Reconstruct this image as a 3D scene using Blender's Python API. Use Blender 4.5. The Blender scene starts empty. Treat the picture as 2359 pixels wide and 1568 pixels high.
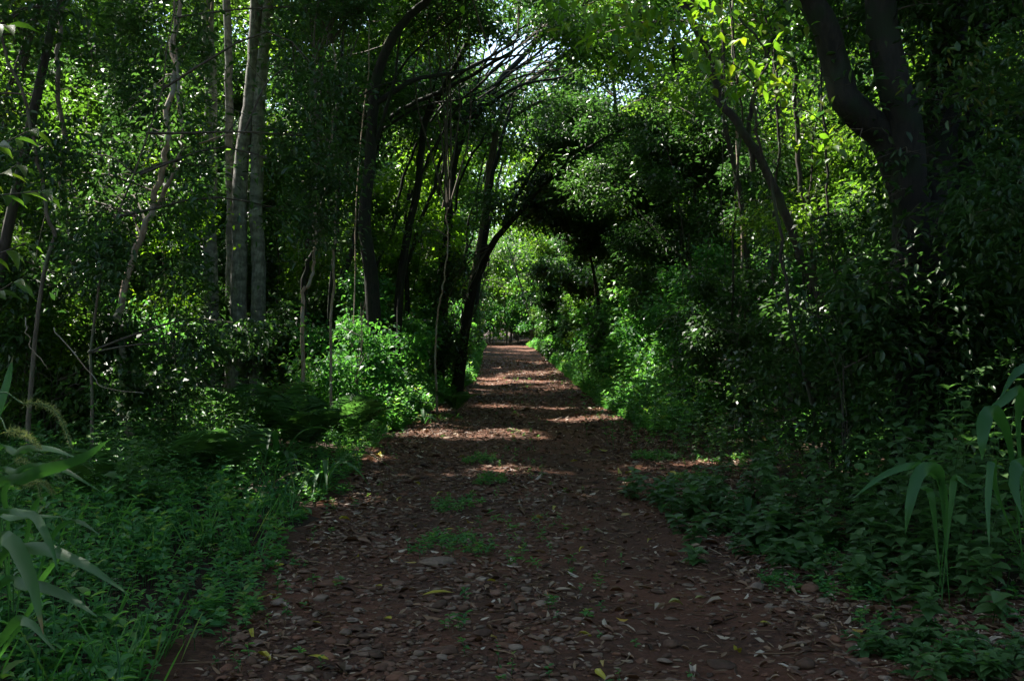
import bpy, math, random
import numpy as np
R = math.radians
rng = np.random.default_rng(7)
random.seed(7)
scene = bpy.context.scene
COL = scene.collection

# ------------------------------------------------------------------ photo to world helper
F, CX, HY, CAMZ = 2397.0, 1179.0, 784.0, 1.5          # in pixels of a 2358 wide copy of the photograph
def P(px, py, d):
    return np.array([(px - CX) / F * d, d, CAMZ + (HY - py) / F * d])

def sstep(a, b, x):
    t = np.clip((np.asarray(x, float) - a) / (b - a), 0, 1)
    return t * t * (3 - 2 * t)
YK = [0, 4.6, 7.1, 13, 17, 23, 34, 45, 60, 78, 95]
XLK = [-1.25, -1.40, -1.55, -1.80, -1.85, -1.70, -1.25, -1.40, -1.75, -2.0, -4.2]
XRK = [2.5, 2.75, 2.9, 2.5, 2.25, 2.0, 1.95, 1.8, 1.6, 1.4, -0.6]
def xl(y): return np.interp(y, YK, XLK)
def xr(y): return np.interp(y, YK, XRK)
def gz(x, y):
    x = np.asarray(x, float); y = np.asarray(y, float)
    z = sstep(20, 75, y) * 1.0 + 0.02 * np.maximum(y - 78, 0)
    dl = np.maximum(xl(y) - x, 0); dr = np.maximum(x - xr(y), 0)
    z = z + 0.10 * sstep(0, 1.2, dl) + 0.03 * np.minimum(dl, 15) + 0.16 * sstep(0, 2, dr) + 0.04 * np.minimum(dr, 15)
    z = z + 0.035 * np.sin(x * 1.9 + 1.3) * np.sin(y * 1.1) * sstep(-0.5, 2, np.maximum(dl, dr))
    # wheel tracks
    inside = (dl + dr) < 1e-6
    z = z - 0.03 * np.exp(-((x + 0.75) / 0.32) ** 2) * inside - 0.035 * np.exp(-((x - 0.95) / 0.38) ** 2) * inside
    return z

# sun
SAZ, SEL = R(-55), R(57)
SUN = np.array([math.sin(SAZ) * math.cos(SEL), math.cos(SAZ) * math.cos(SEL), math.sin(SEL)])

# openings in the leaf cover: (target, radius), leaves on the line from the target to the sun are missing
GAPS = []
def gap(p, r): GAPS.append((np.asarray(p, float), r))

SKYGAPS = [((-2.6, 5.5, 0), (-.25, -.72, .80), 3.5), ((.6, 6.0, 0), (.1, -.8, .8), 2.8), ((-3.5, 9, .5), (-.5, -.6, .8), 2.2), ((3.5, 7, .5), (.4, -.7, .8), 1.2)]
def wedge(Q, q0, q1, y0, y1, z0, j):
    q = CX + Q[:, 0] / np.maximum(Q[:, 1], .1) * F + j
    return (Q[:, 2] < 1.9 + .37 * Q[:, 1]) & (q > q0) & (q < q1) & (Q[:, 1] > y0) & (Q[:, 1] < y1) & (Q[:, 2] > z0)
CLEAR = [([(1560, 0), (1600, 90), (1645, 190), (1705, 320), (1800, 520), (1850, 620), (1895, 740)], 34, 4, 12.8, .85),
         ([(410, 0), (405, 150), (392, 250), (388, 330), (372, 440), (345, 535), (312, 650), (306, 740)], 26, 4, 11.1, .9),
         ([(1860, -20), (1925, 140), (1945, 220), (1985, 270), (2050, 350), (2100, 450)], 50, 3, 9.0, .85),
         ([(2020, -20), (2055, 180), (2085, 300), (2100, 430), (2110, 560)], 55, 3, 9.0, .8),
         ([(2118, 520), (2116, 800)], 75, 3, 9.3, .6),
         ([(2150, 440), (2175, 250), (2200, 0)], 50, 3, 9.4, .6),
         ([(860, 560), (862, 340), (868, 240), (900, 120), (945, 50), (1000, -10)], 26, 8, 19.8, .7),
         ([(1175, 510), (1225, 450), (1340, 350), (1430, 300)], 16, 8, 27.0, .6)]
def near_line(Q, pts, rad, y0, y1, j):
    yy = np.maximum(Q[:, 1], .1); u = CX + Q[:, 0] / yy * F; v = HY - (Q[:, 2] - CAMZ) / yy * F
    best = np.full(len(Q), 1e9)
    for (ax, ay), (bx, by) in zip(pts[:-1], pts[1:]):
        dx, dy = bx - ax, by - ay; t = np.clip(((u - ax) * dx + (v - ay) * dy) / (dx * dx + dy * dy), 0, 1)
        best = np.minimum(best, np.hypot(u - ax - t * dx, v - ay - t * dy))
    return (best < rad * (1 + j / 60)) & (Q[:, 1] > y0) & (Q[:, 1] < y1)
def keep_mask(Q, g):
    """True for leaf positions that stay: not in the clear way of the path, not in the openings."""
    x, y, z = Q[:, 0], Q[:, 1], Q[:, 2]
    k = np.ones(len(Q), bool)
    jl = g.normal(0, .18, len(Q))
    top = np.interp(y, [0, 12, 25, 40, 60, 80], [9, 7.0, 4.6, 3.7, 3.6, 4.4]); sq = .45 * sstep(36, 55, y)
    m = 0.25 * np.clip(z - 1.5, 0, 4)
    k &= ~((x > xl(y) + .05 + m * .2 + jl + sq) & (x < xr(y) - .05 - m * .25 + jl - sq) & (z < top + jl * 2) & (y < 79))
    k &= ~((np.hypot(x, y) < 2.6) & (z < 4))
    j = g.normal(0, 22, len(Q)); u = g.random(len(Q))
    k &= ~(wedge(Q, 466, 636, 6, 21.8, 1.7, j) & (u < .97))      # clear air before the pale trunks
    k &= ~(wedge(Q, 296, 425, 6, 11.0, 1.2, j) & (u < .85))      # before the slender forked tree
    k &= ~(wedge(Q, 1860, 2210, 3, 9.0, 3.0, j) & (u < .8))      # before the limbs of the huge tree
    k &= ~(wedge(Q, 1540, 1740, 5, 12.4, 2.6, j) & (u < .45))
    for pl, rad_, y0_, y1_, pr_ in CLEAR: k &= ~(near_line(Q, pl, rad_, y0_, y1_, j) & (u < pr_))   # gaps in the leaves along the stems that show
    for p, dr_, r in SKYGAPS:                                    # openings cut behind the viewpoint to let sky light onto the near ground
        dv = nrm(np.array(dr_, float)); d = Q - p; t = d @ dv
        k &= ~((t > 2.5) & (np.linalg.norm(d - t[:, None] * dv, axis=1) < (r + .16 * t) * (1 + g.normal(0, .12, len(Q)))) & (Q[:, 2] > 2.2))
    for p, r in GAPS:
        d = Q - p
        t = d @ SUN
        perp = np.linalg.norm(d - t[:, None] * SUN, axis=1)
        rr = r * (1 + g.normal(0, .16, len(Q)))
        k &= ~((t > 0.9) & (perp < rr) & (g.random(len(Q)) > .01))
    return k

# ------------------------------------------------------------------ objects
def tag(o, label=None, cat=None, group=None, kind=None):
    if label: o['label'] = label
    if cat: o['category'] = cat
    if group: o['group'] = group
    if kind: o['kind'] = kind
    return o
def empty(name, loc, label, cat, group=None):
    o = bpy.data.objects.new(name, None)
    o.empty_display_size = .2
    o.location = loc; COL.objects.link(o)
    return tag(o, label, cat, group)

class MB:
    """collects faces and links them as one mesh object"""
    def __init__(s): s.v = []; s.q = []; s.t = []; s.n = 0; s.rnd = []; s.qm = []; s.tm = []; s.sm = True
    def add(s, V, Q=None, T=None, rnd=0.5, mat=0):
        V = np.asarray(V, np.float32).reshape(-1, 3)
        if Q is not None and len(Q):
            Q = np.asarray(Q, np.int32).reshape(-1, 4); s.q.append(Q + s.n); s.qm.append(np.full(len(Q), mat, np.int32))
        if T is not None and len(T):
            T = np.asarray(T, np.int32).reshape(-1, 3); s.t.append(T + s.n); s.tm.append(np.full(len(T), mat, np.int32))
        s.v.append(V); s.n += len(V)
        s.rnd.append(np.broadcast_to(np.asarray(rnd, np.float32), (len(V),)))
    def build(s, name, mats, parent=None, loc=None, smooth=True):
        if loc is None: loc = np.array(parent.location) if parent else np.zeros(3)
        loc = np.asarray(loc, np.float32)
        me = bpy.data.meshes.new(name)
        V = np.concatenate(s.v) - loc
        me.vertices.add(len(V)); me.vertices.foreach_set('co', V.astype(np.float32).ravel())
        Q = np.concatenate(s.q) if s.q else np.zeros((0, 4), np.int32)
        T = np.concatenate(s.t) if s.t else np.zeros((0, 3), np.int32)
        me.loops.add(Q.size + T.size)
        me.loops.foreach_set('vertex_index', np.concatenate([Q.ravel(), T.ravel()]).astype(np.int32))
        me.polygons.add(len(Q) + len(T))
        ls = np.concatenate([np.arange(len(Q)) * 4, Q.size + np.arange(len(T)) * 3]).astype(np.int32)
        me.polygons.foreach_set('loop_start', ls)
        mi = np.concatenate(s.qm + s.tm) if (s.qm or s.tm) else np.zeros(0, np.int32)
        me.polygons.foreach_set('material_index', mi.astype(np.int32))
        if smooth: me.polygons.foreach_set('use_smooth', np.ones(len(mi), bool))
        for m in (mats if isinstance(mats, (list, tuple)) else [mats]): me.materials.append(m)
        a = me.attributes.new('rnd', 'FLOAT', 'POINT'); a.data.foreach_set('value', np.concatenate(s.rnd).astype(np.float32))
        me.update(calc_edges=True)
        o = bpy.data.objects.new(name, me); COL.objects.link(o)
        if parent: o.parent = parent
        else: o.location = loc
        return o

def nrm(a): return a / np.maximum(np.linalg.norm(a, axis=-1, keepdims=True), 1e-9)

# leaf outlines: (along, across, lift) rows, faces
LEAF_FAR = (np.array([[0, 0, 0], [.42, -.5, .13], [1, 0, -.08], [.42, .5, .13]]), [[0, 1, 2, 3]], [])
LEAF_MID = (np.array([[0, 0, 0], [.28, -.42, .10], [.68, -.36, .06], [1, 0, -.14], [.68, .36, .06], [.28, .42, .10]]), [[0, 1, 2, 3], [0, 3, 4, 5]], [])
LEAF_NEAR = (np.array([[0, 0, 0], [.12, -.26, .04], [.34, -.5, .08], [.66, -.36, .02], [1, 0, -.22], [.66, .36, .02], [.34, .5, .08], [.12, .26, .04],
                       [.34, 0, -.02], [.66, 0, -.08]]),
             [[0, 1, 2, 8], [8, 2, 3, 9], [0, 8, 6, 7], [8, 9, 5, 6]], [[9, 3, 4], [9, 4, 5]])
def leaves(mb, Q, D, N, L, W, g, shape=LEAF_FAR, mat=0, rnd=None, curl=1.0):
    n = len(Q)
    if n == 0: return
    T, fq, ft = shape
    D = nrm(D); S = nrm(np.cross(D, N)); N = np.cross(S, D)
    L = np.broadcast_to(L, (n,)); W = np.broadcast_to(W, (n,))
    cu = np.broadcast_to(curl, (n,))
    V = (Q[:, None, :] + D[:, None, :] * (T[None, :, 0] * L[:, None])[..., None] + S[:, None, :] * (T[None, :, 1] * W[:, None])[..., None]
         + N[:, None, :] * (T[None, :, 2] * L[:, None] * cu[:, None])[..., None])
    m = len(T); off = (np.arange(n) * m)[:, None, None]
    if rnd is None: rnd = g.random(n)
    mb.add(V, (np.array(fq)[None] + off) if fq else None, (np.array(ft)[None] + off) if ft else None, np.repeat(rnd, m), mat)

def tube(mb, pts, rad, sides=6, mat=0, rnd=.5, bump=0, g=None):
    pts = np.asarray(pts, float); k = len(pts); rad = np.broadcast_to(np.asarray(rad, float), (k,))
    t = nrm(np.gradient(pts, axis=0))
    ref = np.array([0., 1, 0]) if abs(t[0][2]) > .7 else np.array([0., 0, 1])
    a = nrm(np.cross(t, ref)); b = np.cross(t, a)
    th = np.linspace(0, 2 * np.pi, sides, endpoint=False)
    r = rad[:, None] * np.ones(sides)[None]
    if bump and g is not None: r = r * (1 + bump * g.normal(0, 1, (k, sides)) * (.35 if rad.max() > .1 else 1))
    V = pts[:, None] + (a[:, None] * np.cos(th)[None, :, None] + b[:, None] * np.sin(th)[None, :, None]) * r[..., None]
    i = np.arange(k - 1)[:, None] * sides; j = np.arange(sides)[None]; j2 = (j + 1) % sides
    Q = np.stack([i + j, i + j2, i + sides + j2, i + sides + j], -1).reshape(-1, 4)
    mb.add(V, Q, None, rnd, mat)

def smooth_line(ctrl, n, g=None, wob=0.0):
    """Catmull-Rom through control points, with a little wobble"""
    c = np.asarray(ctrl, float)
    m = len(c)
    if m == 2: out = c[0] + (c[1] - c[0]) * np.linspace(0, 1, n)[:, None]
    else:
        cc = np.vstack([2 * c[0] - c[1], c, 2 * c[-1] - c[-2]])
        u = np.linspace(0, m - 1 - 1e-6, n); i = u.astype(int); f = (u - i)[:, None]
        p0, p1, p2, p3 = cc[i], cc[i + 1], cc[i + 2], cc[i + 3]
        out = .5 * (2 * p1 + (p2 - p0) * f + (2 * p0 - 5 * p1 + 4 * p2 - p3) * f ** 2 + (3 * p1 - p0 - 3 * p2 + p3) * f ** 3)
    if g is not None and wob:
        w = np.cumsum(g.normal(0, wob, (n, 3)), 0); w -= np.linspace(0, 1, n)[:, None] * w[-1]
        w[:, 2] *= .3; out = out + w
    return out

# ------------------------------------------------------------------ materials
def newmat(name):
    m = bpy.data.materials.new(name); m.use_nodes = True
    nt = m.node_tree; nt.nodes.clear()
    return m, nt, nt.nodes.new, nt.links.new
def leaf_mat(name, ramp, trans, tw=.4, rough=.38, spec=.5, vein=0):
    m, nt, N, Lk = newmat(name)
    at = N('ShaderNodeAttribute'); at.attribute_name = 'rnd'
    cr = N('ShaderNodeValToRGB'); cr.color_ramp.elements.remove(cr.color_ramp.elements[0])
    e0 = cr.color_ramp.elements[0]; e0.position = ramp[0][0]; e0.color = (*ramp[0][1], 1)
    for p, c in ramp[1:]:
        e = cr.color_ramp.elements.new(p); e.color = (*c, 1)
    Lk(at.outputs['Fac'], cr.inputs[0])
    pr = N('ShaderNodeBsdfPrincipled'); Lk(cr.outputs[0], pr.inputs['Base Color'])
    pr.inputs['Roughness'].default_value = rough; pr.inputs['Specular IOR Level'].default_value = spec
    tr = N('ShaderNodeBsdfTranslucent')
    mx = N('ShaderNodeMix'); mx.data_type = 'RGBA'; mx.blend_type = 'MULTIPLY'; mx.inputs[0].default_value = 1
    Lk(cr.outputs[0], mx.inputs[6]); mx.inputs[7].default_value = (*trans, 1); Lk(mx.outputs[2], tr.inputs['Color'])
    mix = N('ShaderNodeMixShader'); mix.inputs[0].default_value = tw
    Lk(pr.outputs[0], mix.inputs[1]); Lk(tr.outputs[0], mix.inputs[2])
    out = N('ShaderNodeOutputMaterial'); Lk(mix.outputs[0], out.inputs[0])
    return m
G = leaf_mat
M_CAN = G('canopy_leaf', [(0, (.030, .060, .012)), (.5, (.050, .095, .016)), (.9, (.085, .13, .018)), (1, (.13, .14, .02))], (3.0, 3.7, 1.5), .45, .42, .5)
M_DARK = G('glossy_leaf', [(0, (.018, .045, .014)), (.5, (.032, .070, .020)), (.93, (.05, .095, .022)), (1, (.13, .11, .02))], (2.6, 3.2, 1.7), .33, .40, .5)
M_COOL = G('herb_leaf', [(0, (.026, .095, .034)), (.4, (.046, .155, .050)), (.85, (.085, .22, .065)), (1, (.15, .22, .06))], (3.2, 3.1, 1.1), .38, .46, .45)
M_YG = G('young_leaf', [(0, (.055, .13, .018)), (.6, (.085, .17, .02)), (1, (.14, .18, .02))], (3.2, 3.3, 1.0), .5, .4, .5)
M_STRAP = G('strap_leaf', [(0, (.032, .10, .032)), (.7, (.05, .135, .042)), (.9, (.06, .12, .04)), (1, (.16, .13, .06))], (2.8, 3.0, 1.2), .4, .5, .35)
M_FERN = G('fern_leaf', [(0, (.030, .075, .025)), (1, (.055, .12, .03))], (2.6, 3.0, 1.6), .4, .45, .4)
M_NET = G('broad_herb_leaf', [(0, (.038, .085, .026)), (.6, (.058, .12, .036)), (1, (.08, .15, .045))], (2.2, 2.8, 1.6), .3, .5, .4)
M_LIT = G('dry_leaf', [(0, (.030, .014, .008)), (.35, (.12, .058, .030)), (.7, (.26, .155, .09)), (.9, (.42, .31, .22)), (1, (.56, .47, .37))], (1.2, 1, .8), .12, .5, .4)
M_YEL = G('yellow_leaf', [(0, (.42, .34, .03)), (.5, (.36, .36, .05)), (.8, (.45, .22, .03)), (1, (.40, .40, .16))], (1.2, 1.2, .6), .2, .4, .5)
M_SEED = G('seed_head', [(0, (.14, .19, .06)), (1, (.30, .32, .14))], (1.8, 1.8, 1.2), .4, .6, .3)

def bark_mat(name, c0, c1, c2, sc=6, rough=.85, band=0, moss=0):
    m, nt, N, Lk = newmat(name)
    tc = N('ShaderNodeTexCoord')
    mp = N('ShaderNodeMapping'); mp.inputs['Scale'].default_value = (1, 1, .28); Lk(tc.outputs['Object'], mp.inputs[0])
    n1 = N('ShaderNodeTexNoise'); n1.inputs['Scale'].default_value = sc * 3; n1.inputs['Detail'].default_value = 6; n1.inputs['Roughness'].default_value = .7
    Lk(mp.outputs[0], n1.inputs['Vector'])
    n2 = N('ShaderNodeTexNoise'); n2.inputs['Scale'].default_value = sc * .5; n2.inputs['Detail'].default_value = 4; Lk(tc.outputs['Object'], n2.inputs['Vector'])
    cr = N('ShaderNodeValToRGB'); cr.color_ramp.elements[0].position = .36; cr.color_ramp.elements[1].position = .64
    cr.color_ramp.elements[0].color = (*c0, 1); cr.color_ramp.elements[1].color = (*c1, 1); Lk(n1.outputs[0], cr.inputs[0])
    c3 = N('ShaderNodeValToRGB'); c3.color_ramp.elements[0].position = .5; c3.color_ramp.elements[1].position = .62; Lk(n2.outputs[0], c3.inputs[0])
    mx = N('ShaderNodeMix'); mx.data_type = 'RGBA'; Lk(c3.outputs[0], mx.inputs[0]); Lk(cr.outputs[0], mx.inputs[6]); mx.inputs[7].default_value = (*c2, 1)
    col = mx.outputs[2]
    if band:
        mb_ = N('ShaderNodeMapping'); mb_.inputs['Scale'].default_value = (3.5, 3.5, 5.5); Lk(tc.outputs['Object'], mb_.inputs[0])
        n3 = N('ShaderNodeTexNoise'); n3.inputs['Scale'].default_value = 1.6; n3.inputs['Detail'].default_value = 5; Lk(mb_.outputs[0], n3.inputs['Vector'])
        c4 = N('ShaderNodeValToRGB'); c4.color_ramp.elements[0].position = .40; c4.color_ramp.elements[1].position = .62; Lk(n3.outputs[0], c4.inputs[0])
        m2 = N('ShaderNodeMix'); m2.data_type = 'RGBA'; m2.blend_type = 'MULTIPLY'; m2.inputs[0].default_value = band
        Lk(col, m2.inputs[6]); Lk(c4.outputs[0], m2.inputs[7]); col = m2.outputs[2]
    pr = N('ShaderNodeBsdfPrincipled'); Lk(col, pr.inputs['Base Color']); pr.inputs['Roughness'].default_value = rough
    bp = N('ShaderNodeBump'); bp.inputs['Strength'].default_value = .6; bp.inputs['Distance'].default_value = .02; Lk(n1.outputs[0], bp.inputs['Height']); Lk(bp.outputs[0], pr.inputs['Normal'])
    out = N('ShaderNodeOutputMaterial'); Lk(pr.outputs[0], out.inputs[0])
    return m
B_DARK = bark_mat('dark_bark', (.018, .014, .010), (.06, .047, .034), (.045, .055, .025), 7)
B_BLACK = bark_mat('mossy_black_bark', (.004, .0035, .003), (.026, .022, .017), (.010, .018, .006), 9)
B_PALE = bark_mat('pale_bark', (.17, .165, .15), (.42, .41, .38), (.27, .28, .25), 7, band=.5)
B_MID = bark_mat('brown_bark', (.06, .045, .03), (.17, .13, .095), (.10, .11, .06), 8)
B_LIGHT = bark_mat('light_brown_bark', (.20, .13, .085), (.42, .32, .24), (.32, .30, .25), 9)
B_TWIG = bark_mat('twig_bark', (.05, .04, .03), (.13, .10, .075), (.08, .075, .05), 9)

def ground_mat(name, cols, sc, bump, rough=.95):
    m, nt, N, Lk = newmat(name)
    tc = N('ShaderNodeTexCoord')
    n1 = N('ShaderNodeTexNoise'); n1.inputs['Scale'].default_value = sc; n1.inputs['Detail'].default_value = 10; n1.inputs['Roughness'].default_value = .72
    n2 = N('ShaderNodeTexNoise'); n2.inputs['Scale'].default_value = .9; n2.inputs['Detail'].default_value = 5
    Lk(tc.outputs['Object'], n1.inputs['Vector']); Lk(tc.outputs['Object'], n2.inputs['Vector'])
    cr = N('ShaderNodeValToRGB'); cr.color_ramp.elements[0].position = .34; cr.color_ramp.elements[1].position = .70
    cr.color_ramp.elements[0].color = (*cols[0], 1); cr.color_ramp.elements[1].color = (*cols[1], 1); Lk(n1.outputs[0], cr.inputs[0])
    c2 = N('ShaderNodeValToRGB'); c2.color_ramp.elements[0].position = .42; c2.color_ramp.elements[1].position = .62; Lk(n2.outputs[0], c2.inputs[0])
    mx = N('ShaderNodeMix'); mx.data_type = 'RGBA'; Lk(c2.outputs[0], mx.inputs[0]); Lk(cr.outputs[0], mx.inputs[6])
    m2 = N('ShaderNodeMix'); m2.data_type = 'RGBA'; m2.inputs[0].default_value = .6; Lk(cr.outputs[0], m2.inputs[6]); m2.inputs[7].default_value = (*cols[2], 1)
    Lk(m2.outputs[2], mx.inputs[7])
    vo = N('ShaderNodeTexVoronoi'); vo.inputs['Scale'].default_value = sc * 1.2; Lk(tc.outputs['Object'], vo.inputs['Vector'])
    ad = N('ShaderNodeMath'); ad.operation = 'ADD'; Lk(n1.outputs[0], ad.inputs[0])
    ml = N('ShaderNodeMath'); ml.operation = 'MULTIPLY'; ml.inputs[1].default_value = -.5; Lk(vo.outputs['Distance'], ml.inputs[0]); Lk(ml.outputs[0], ad.inputs[1])
    pr = N('ShaderNodeBsdfPrincipled'); Lk(mx.outputs[2], pr.inputs['Base Color']); pr.inputs['Roughness'].default_value = rough; pr.inputs['Specular IOR Level'].default_value = .3
    bp = N('ShaderNodeBump'); bp.inputs['Strength'].default_value = .9; bp.inputs['Distance'].default_value = bump; Lk(ad.outputs[0], bp.inputs['Height']); Lk(bp.outputs[0], pr.inputs['Normal'])
    out = N('ShaderNodeOutputMaterial'); Lk(pr.outputs[0], out.inputs[0])
    return m
M_HUMUS = ground_mat('humus', ((.020, .011, .007), (.065, .036, .022), (.045, .025, .016)), 14, .03)
M_DIRT = ground_mat('red_dirt', ((.028, .012, .007), (.130, .056, .031), (.16, .060, .031)), 26, .02, .9)
def stone_mat():
    m, nt, N, Lk = newmat('stone')
    at = N('ShaderNodeAttribute'); at.attribute_name = 'rnd'
    cr = N('ShaderNodeValToRGB'); els = cr.color_ramp.elements
    els[0].color = (.055, .028, .017, 1); els[1].color = (.22, .155, .115, 1)
    for p, c in ((.25, (.10, .050, .030, 1)), (.5, (.17, .072, .040, 1)), (.75, (.15, .095, .065, 1))):
        e = els.new(p); e.color = c
    Lk(at.outputs['Fac'], cr.inputs[0])
    tc = N('ShaderNodeTexCoord'); n1 = N('ShaderNodeTexNoise'); n1.inputs['Scale'].default_value = 45; n1.inputs['Detail'].default_value = 6; Lk(tc.outputs['Object'], n1.inputs['Vector'])
    mx = N('ShaderNodeMix'); mx.data_type = 'RGBA'; mx.blend_type = 'OVERLAY'; mx.inputs[0].default_value = .7; Lk(cr.outputs[0], mx.inputs[6]); Lk(n1.outputs[0], mx.inputs[7])
    pr = N('ShaderNodeBsdfPrincipled'); Lk(mx.outputs[2], pr.inputs['Base Color']); pr.inputs['Roughness'].default_value = .75; pr.inputs['Specular IOR Level'].default_value = .35
    bp = N('ShaderNodeBump'); bp.inputs['Strength'].default_value = .5; bp.inputs['Distance'].default_value = .006; Lk(n1.outputs[0], bp.inputs['Height']); Lk(bp.outputs[0], pr.inputs['Normal'])
    out = N('ShaderNodeOutputMaterial'); Lk(pr.outputs[0], out.inputs[0])
    return m
M_STONE = stone_mat()

# ------------------------------------------------------------------ camera, sun, sky
cam = bpy.data.objects.new('camera', bpy.data.cameras.new('camera')); COL.objects.link(cam)
cam.location = (0, 0, CAMZ); cam.rotation_euler = (R(90), 0, 0)
cam.data.sensor_width = 36; cam.data.lens = 36 * F / 2358; cam.data.clip_end = 2000; cam.data.clip_start = .05
scene.camera = cam
sl = bpy.data.lights.new('sun', 'SUN'); sl.energy = 5; sl.angle = R(.5); sl.color = (1, .95, .86)
so = bpy.data.objects.new('sun', sl); COL.objects.link(so); so.location = SUN * 60
from mathutils import Vector
so.rotation_euler = Vector(-SUN).to_track_quat('-Z', 'Y').to_euler()
w = bpy.data.worlds.new('World'); scene.world = w; w.use_nodes = True
nt = w.node_tree; bg = nt.nodes['Background']
sk = nt.nodes.new('ShaderNodeTexSky'); sk.sky_type = 'NISHITA'; sk.sun_disc = False
sk.sun_elevation = SEL; sk.sun_rotation = SAZ; sk.air_density = 1.2; sk.dust_density = 1.5
nt.links.new(sk.outputs[0], bg.inputs[0]); bg.inputs[1].default_value = .11
scene.view_settings.view_transform = 'Standard'; scene.view_settings.look = 'None'
scene.view_settings.exposure = 1.98; scene.view_settings.gamma = 1
scene.render.engine = 'CYCLES'
cy = scene.cycles
cy.max_bounces = 7; cy.diffuse_bounces = 5; cy.glossy_bounces = 2; cy.transmission_bounces = 5; cy.transparent_max_bounces = 4
cy.sample_clamp_indirect = 6; cy.caustics_reflective = False; cy.caustics_refractive = False
cy.use_denoising = True; cy.denoising_input_passes = 'RGB_ALBEDO_NORMAL'; cy.denoising_prefilter = 'NONE'

# ------------------------------------------------------------------ openings: where the photo shows direct sun
for p, r in [((-1.35, 16.7, 0), .7), ((-.7, 16.9, 0), .8), ((0, 17.1, 0), .6), ((1.1, 19.7, 0), .55), ((1.7, 20.1, 0), .7), ((2.3, 22.3, .1), .7), ((1.0, 23.2, 0), .35), ((-.2, 23.4, 0), .3),
             ((-.8, 33.0, .1), .7), ((.1, 33.8, .1), .7), ((1.0, 34.3, .1), .65), ((-.6, 43, .3), .35), ((.2, 58, .6), .5),
             ((-2.2, 22.5, .5), .7), ((-2.6, 25, .9), .6), ((-3.0, 20, .7), .5), ((-2.7, 18.5, .5), .35), ((-2.2, 29, .9), .6), ((-2.6, 17.0, .4), .4),
             ((3.2, 24, .9), .55), ((2.9, 21.0, .5), .5), ((3.6, 19.5, 2.0), .5), ((4.2, 23, 2.6), .4), ((4.5, 27, 1.4), .4),
             ((-3.7, 9.4, .75), .30), ((-4.7, 10.8, 2.2), .28), ((-4.6, 12, 3.3), .5), ((-3.1, 10.5, 1.1), .22), ((-2.55, 9, .8), .2),
             ((2.1, 9, 3.9), .42), ((2.6, 9.2, 3.6), .32), ((1.75, 8.6, 4.1), .4), ((2.35, 9, 3.2), .2),
             ((4.0, 13.5, 3.9), .6), ((4.3, 14, 2.9), .45), ((-1.52, 3.0, 2.42), .14), ((-1.42, 3.0, 1.83), .11),
             ((-3.9, 11.2, 3.2), .5), ((-4.1, 11.2, 2.5), .4), ((-3.75, 11.2, 3.9), .5), ((-4.7, 11.2, 1.7), .25),
             ((-7, 16, 4.5), .8), ((-9, 19, 6), 1.0), ((-6, 21, 7.5), 1.1), ((-10, 20, 3.5), .6), ((-7.5, 18, 2.4), .5), ((-5.2, 21.6, 8.2), .5),
             ((6, 22, 7.5), .8), ((8, 25, 8.5), 1.0), ((7.2, 17, 3.2), .5), ((9.5, 19, 6.2), .7), ((11, 22, 7.5), .9),
             ((.5, 80, 2.5), 3.5), ((.5, 82, 6.5), 3.6), ((-.2, 85, 10), 3.4), ((-2, 74, 3), 1.6), ((1.6, 76, 2), 1.2)]:
    gap(p, r)
for p, r in [((4.1, 45, 11.5), 3.6), ((6.5, 42, 10), 3.0), ((3.0, 38, 9), 1.5), ((7.5, 36, 10), 1.3), ((2.5, 50, 12), 2.2), ((4.3, 18, 3.8), .9), ((5.3, 17, 4.6), .8), ((4.9, 19, 2.6), .7), ((6.2, 20, 4.2), .9),
             ((-1.5, 40, 9.5), 1.3), ((-3.5, 36, 8.5), 1.4), ((-5, 33, 6), 1.2), ((-8, 26, 8.5), 1.3), ((-9, 24, 5.6), 1.0), ((-5.6, 15, 3.6), .6), ((-6.5, 13.5, 2.6), .5), ((8.5, 15.5, 5.6), .9), ((7.6, 16, 7), .9),
             ((9.6, 18, 4.2), .8), ((-3, 50, 6), 1.5), ((2.5, 60, 5), 1.5), ((-6, 14, 5.2), .5)]:
    gap(p, r)
rg = np.random.default_rng(31)
for _ in range(16):      # sky openings of the upper canopy farther off, which light the sides of the ride
    y = rg.uniform(36, 68); x = rg.uniform(-2, 12) if rg.random() < .7 else rg.uniform(-12, -2)
    z = rg.uniform(4.5, 12); rr_ = rg.uniform(.8, 1.8); gx, gy = x - SUN[0] / SUN[2] * z, y - SUN[1] / SUN[2] * z
    if xl(gy) - rr_ * .6 < gx < xr(gy) + rr_ * .6: continue
    gap((x, y, z), rr_)
for px, py, d, r in [(1700, 480, 12, .6), (1800, 600, 12.5, .55), (1880, 400, 13, .7), (1650, 640, 14, .4), (1560, 700, 15.5, .45), (1950, 480, 11.5, .35), (2010, 150, 15, 1.5), (2250, 60, 15, 1.5), (2130, 230, 16, 1.0), (2320, 60, 14, 1.3), (2150, 130, 16, 1.4), (2050, 480, 14, .5),
                      (1850, 250, 15, .8), (100, 650, 10, .35), (210, 560, 12, .4), (60, 120, 14, .8), (300, 130, 16, .9), (230, 300, 14, .5), (690, 120, 19, 1.0), (850, 760, 17, .25),
                      (560, 330, 22, .7), (600, 150, 22, .8), (1300, 260, 38, 2.0), (1450, 200, 36, 2.2), (1600, 330, 30, 1.6), (1250, 180, 45, 2.0)]:
    gap(P(px, py, d), r)

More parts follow.
